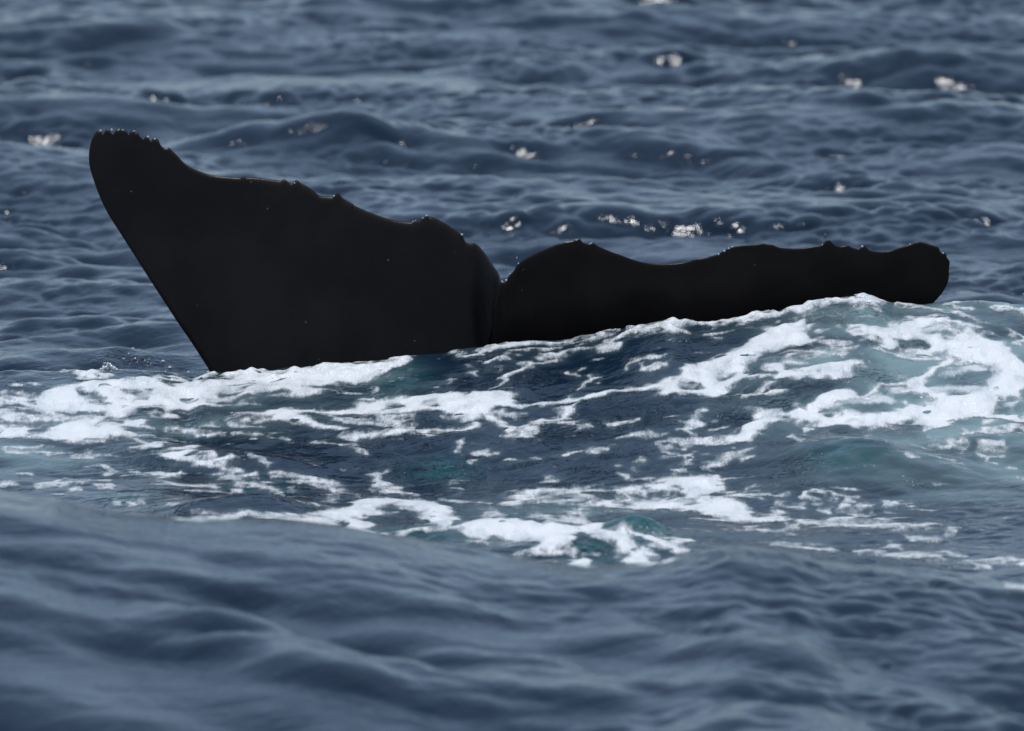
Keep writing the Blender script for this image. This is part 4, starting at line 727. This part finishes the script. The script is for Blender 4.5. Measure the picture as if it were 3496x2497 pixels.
def section_rows(T, Lp, u, side):
    rows = []
    pad = 30
    Tp = np.vstack([np.repeat(T[:1], pad, 0), T, np.repeat(T[-1:], pad, 0)])
    ker = np.hanning(2 * pad + 3)[1:-1]; ker /= ker.sum()
    Ts = np.stack([np.convolve(Tp[:, k], ker, 'valid') for k in range(2)], -1)
    chord = np.hypot(*(Ts - Lp).T)
    for k, c in enumerate(CH):
        P = Ts + (Lp - Ts) * c + (T - Ts) * math.exp(-c / 0.035)
        edge = min(1.0, c / 0.03)
        # thickness profile: thin trailing edge, rounded leading edge
        prof = min(1.0, (c / 0.75) ** 0.7) * math.sqrt(max(0.0, 1 - (max(0.0, c - 0.93) / 0.07) ** 2)) * 1.5
        th = np.clip(chord, 0.02, 2.6) * 0.045
        rootk = smooth(u, 0.80, 1.0)
        th = th + rootk * 0.16 * smooth(np.full_like(u, c), 0.15, 0.8)
        half = prof * th * 0.5 + 0.007 * math.sqrt(max(0.0, 1 - abs(2 * min(c / 0.012, 1) - 1) ** 2)) * 0 + 0.0095 * min(1, (c / 0.009)) * min(1, ((1 - c) / 0.014)) 
        d = depth_of(P[:, 0], P[:, 1], side)
        P = P.copy(); P[:, 0] *= 1 + d / 45.0; P[:, 1] -= (0.123 - 0.0226 * P[:, 1]) * d                 # a part that lies farther back also sits lower
        rows.append((P, d, half))
    return rows

def fluke_mesh():
    verts, faces, off = [], [], 0
    grids = []
    for trail, lead, side in ((TRAIL_LEFT, lead_l, -1), (TRAIL_RIGHT[::-1], lead_r, 1)):
        T, Lp, u = lobe(trail, lead, side)
        rows = section_rows(T, Lp, u, side)
        n = len(T); loop = []
        for (P, d, half) in rows: loop.append(np.stack([P[:, 0], d - half, P[:, 1]], -1))          # face to the camera
        for (P, d, half) in rows[-2:0:-1]: loop.append(np.stack([P[:, 0], d + half, P[:, 1]], -1))  # far face
        G = np.stack(loop, 0)      # (ring, span, 3)
        grids.append((G, side))
    # the two lobes share the section below the notch
    (Gl, _), (Gr, _) = grids
    shared = 0.5 * (Gl[:, -1] + Gr[:, -1])
    for G in (Gl, Gr):
        delta = shared - G[:, -1]
        for k in range(1, 60):
            w = (1 - k / 60.0) ** 2
            G[:, -1 - k] += delta * w * 0.6
        G[:, -1] = shared
    R = Gl.shape[0]
    strip = np.concatenate([Gl, Gr[:, ::-1][:, 1:]], 1)      # tip .. centre .. other tip
    n = strip.shape[1]
    V = strip.transpose(1, 0, 2).reshape(-1, 3)
    i = np.arange(n - 1)[:, None] * R + np.arange(R)[None]
    j = np.arange(n - 1)[:, None] * R + (np.arange(R)[None] + 1) % R
    F = np.stack([i, i + R, j + R, j], -1).reshape(-1, 4)
    return V, F

V, F = fluke_mesh()
tail = mesh_obj("whale_tail", V, F, SKIN, True)
bm = bmesh.new(); bm.from_mesh(tail.data)
bmesh.ops.remove_doubles(bm, verts=bm.verts, dist=0.0003)
bmesh.ops.recalc_face_normals(bm, faces=bm.faces)
bm.to_mesh(tail.data); bm.free()
props(tail, "black humpback whale tail fluke with scalloped edge rising out of the sea", "whale")

# ---------------------------------------------------------------- bubbles, beads and the small splash
def surface_at(x, y):
    i = int(np.clip(np.searchsorted(GX, x), 1, NX - 2)); j = int(np.clip(np.searchsorted(GY, y), 1, NY - 2))
    return float(PXX[j, i]), float(PYY[j, i]), float(Z[j, i])

_bm = bmesh.new(); bmesh.ops.create_icosphere(_bm, subdivisions=2, radius=1.0)
BALL_V = np.array([v.co[:] for v in _bm.verts]); BALL_F = np.array([[v.index for v in f.verts] for f in _bm.faces]); _bm.free()

def balls(name, items, mat, label, cat):
    """items: (x, y, z, r, squash)"""
    V, F, n = [], [], 0
    for x, y, z, r, s in items:
        V.append(BALL_V * (r, r, r * s) + (x, y, z)); F.append(BALL_F + n); n += len(BALL_V)
    o = mesh_obj(name, np.vstack(V), np.vstack(F), mat, True)
    return props(o, label, cat, kind="stuff")

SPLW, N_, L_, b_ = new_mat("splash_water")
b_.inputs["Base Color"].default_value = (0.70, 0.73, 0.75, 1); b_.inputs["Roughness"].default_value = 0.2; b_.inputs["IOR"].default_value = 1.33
rb = random.Random(5)
def scatter(groups, rmin, rmax, ys):
    it = []
    for cx, cy, n, s in groups:
        for _ in range(int(n)):
            x, y, z = surface_at(cx + rb.gauss(0, s * 0.6), cy + rb.gauss(0, ys))
            r = rmin + (rmax - rmin) * rb.random() ** 2
            it.append((x, y, z + r * 0.1, r, 0.8))
    return it

it = scatter([(x, y, n * 0.25, s) for x, y, n, s in BUBBLES_MID[:5]], 0.003, 0.010, 0.10)
balls("water_bubble", it, SPLW, "cluster of clear bubbles floating on the water left of the fluke", "bubbles")

beads = []  # small drops made pale so their colour stands in for sun glints
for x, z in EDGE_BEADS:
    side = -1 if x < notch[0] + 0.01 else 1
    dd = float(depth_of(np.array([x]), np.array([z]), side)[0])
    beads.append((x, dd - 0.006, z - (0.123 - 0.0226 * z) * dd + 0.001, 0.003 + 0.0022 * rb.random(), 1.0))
balls("glint_drop", beads, SPLW, "bright water drops hanging on the fluke's scalloped top edge", "water drops")

def lumpy(center, size, seed, lumps=26):
    """thrown water: a ragged crown of drawn-out lobes and a few loose drops"""
    r = random.Random(seed)
    V, F, n = [], [], 0
    for k in range(lumps):
        t = (k / (lumps - 1)) ** 1.2
        rad = size * (0.20 - 0.13 * t) * (0.6 + 0.8 * r.random())
        c = np.array(center) + np.array([size * (-0.45 * t + r.gauss(0, 0.42) * (1 - 0.75 * t)), r.gauss(0, 0.15) * size, size * (0.02 + 0.95 * t)])
        st = np.array([rad * (0.7 + 0.5 * r.random()), rad, rad * (1.0 + 1.2 * r.random())])
        W = BALL_V * (1 + 0.18 * np.sin(BALL_V @ np.array([r.uniform(2, 5) for _ in range(3)]) + r.uniform(0, 6)))[:, None] * st
        a = r.uniform(-0.7, 0.5); W = np.stack([W[:, 0] * math.cos(a) - W[:, 2] * math.sin(a), W[:, 1], W[:, 0] * math.sin(a) + W[:, 2] * math.cos(a)], -1)
        V.append(W + c); F.append(BALL_F + n); n += len(BALL_V)
    return np.vstack(V), np.vstack(F)

V, F = lumpy((SPLASH[0], SPLASH[1] + 0.02, SPLASH[2] - 0.025), 0.062, 3)
sp = mesh_obj("water_splash", V, F, SPLW, True)
props(sp, "small upright splash of water left of the fluke's leading edge", "splash")
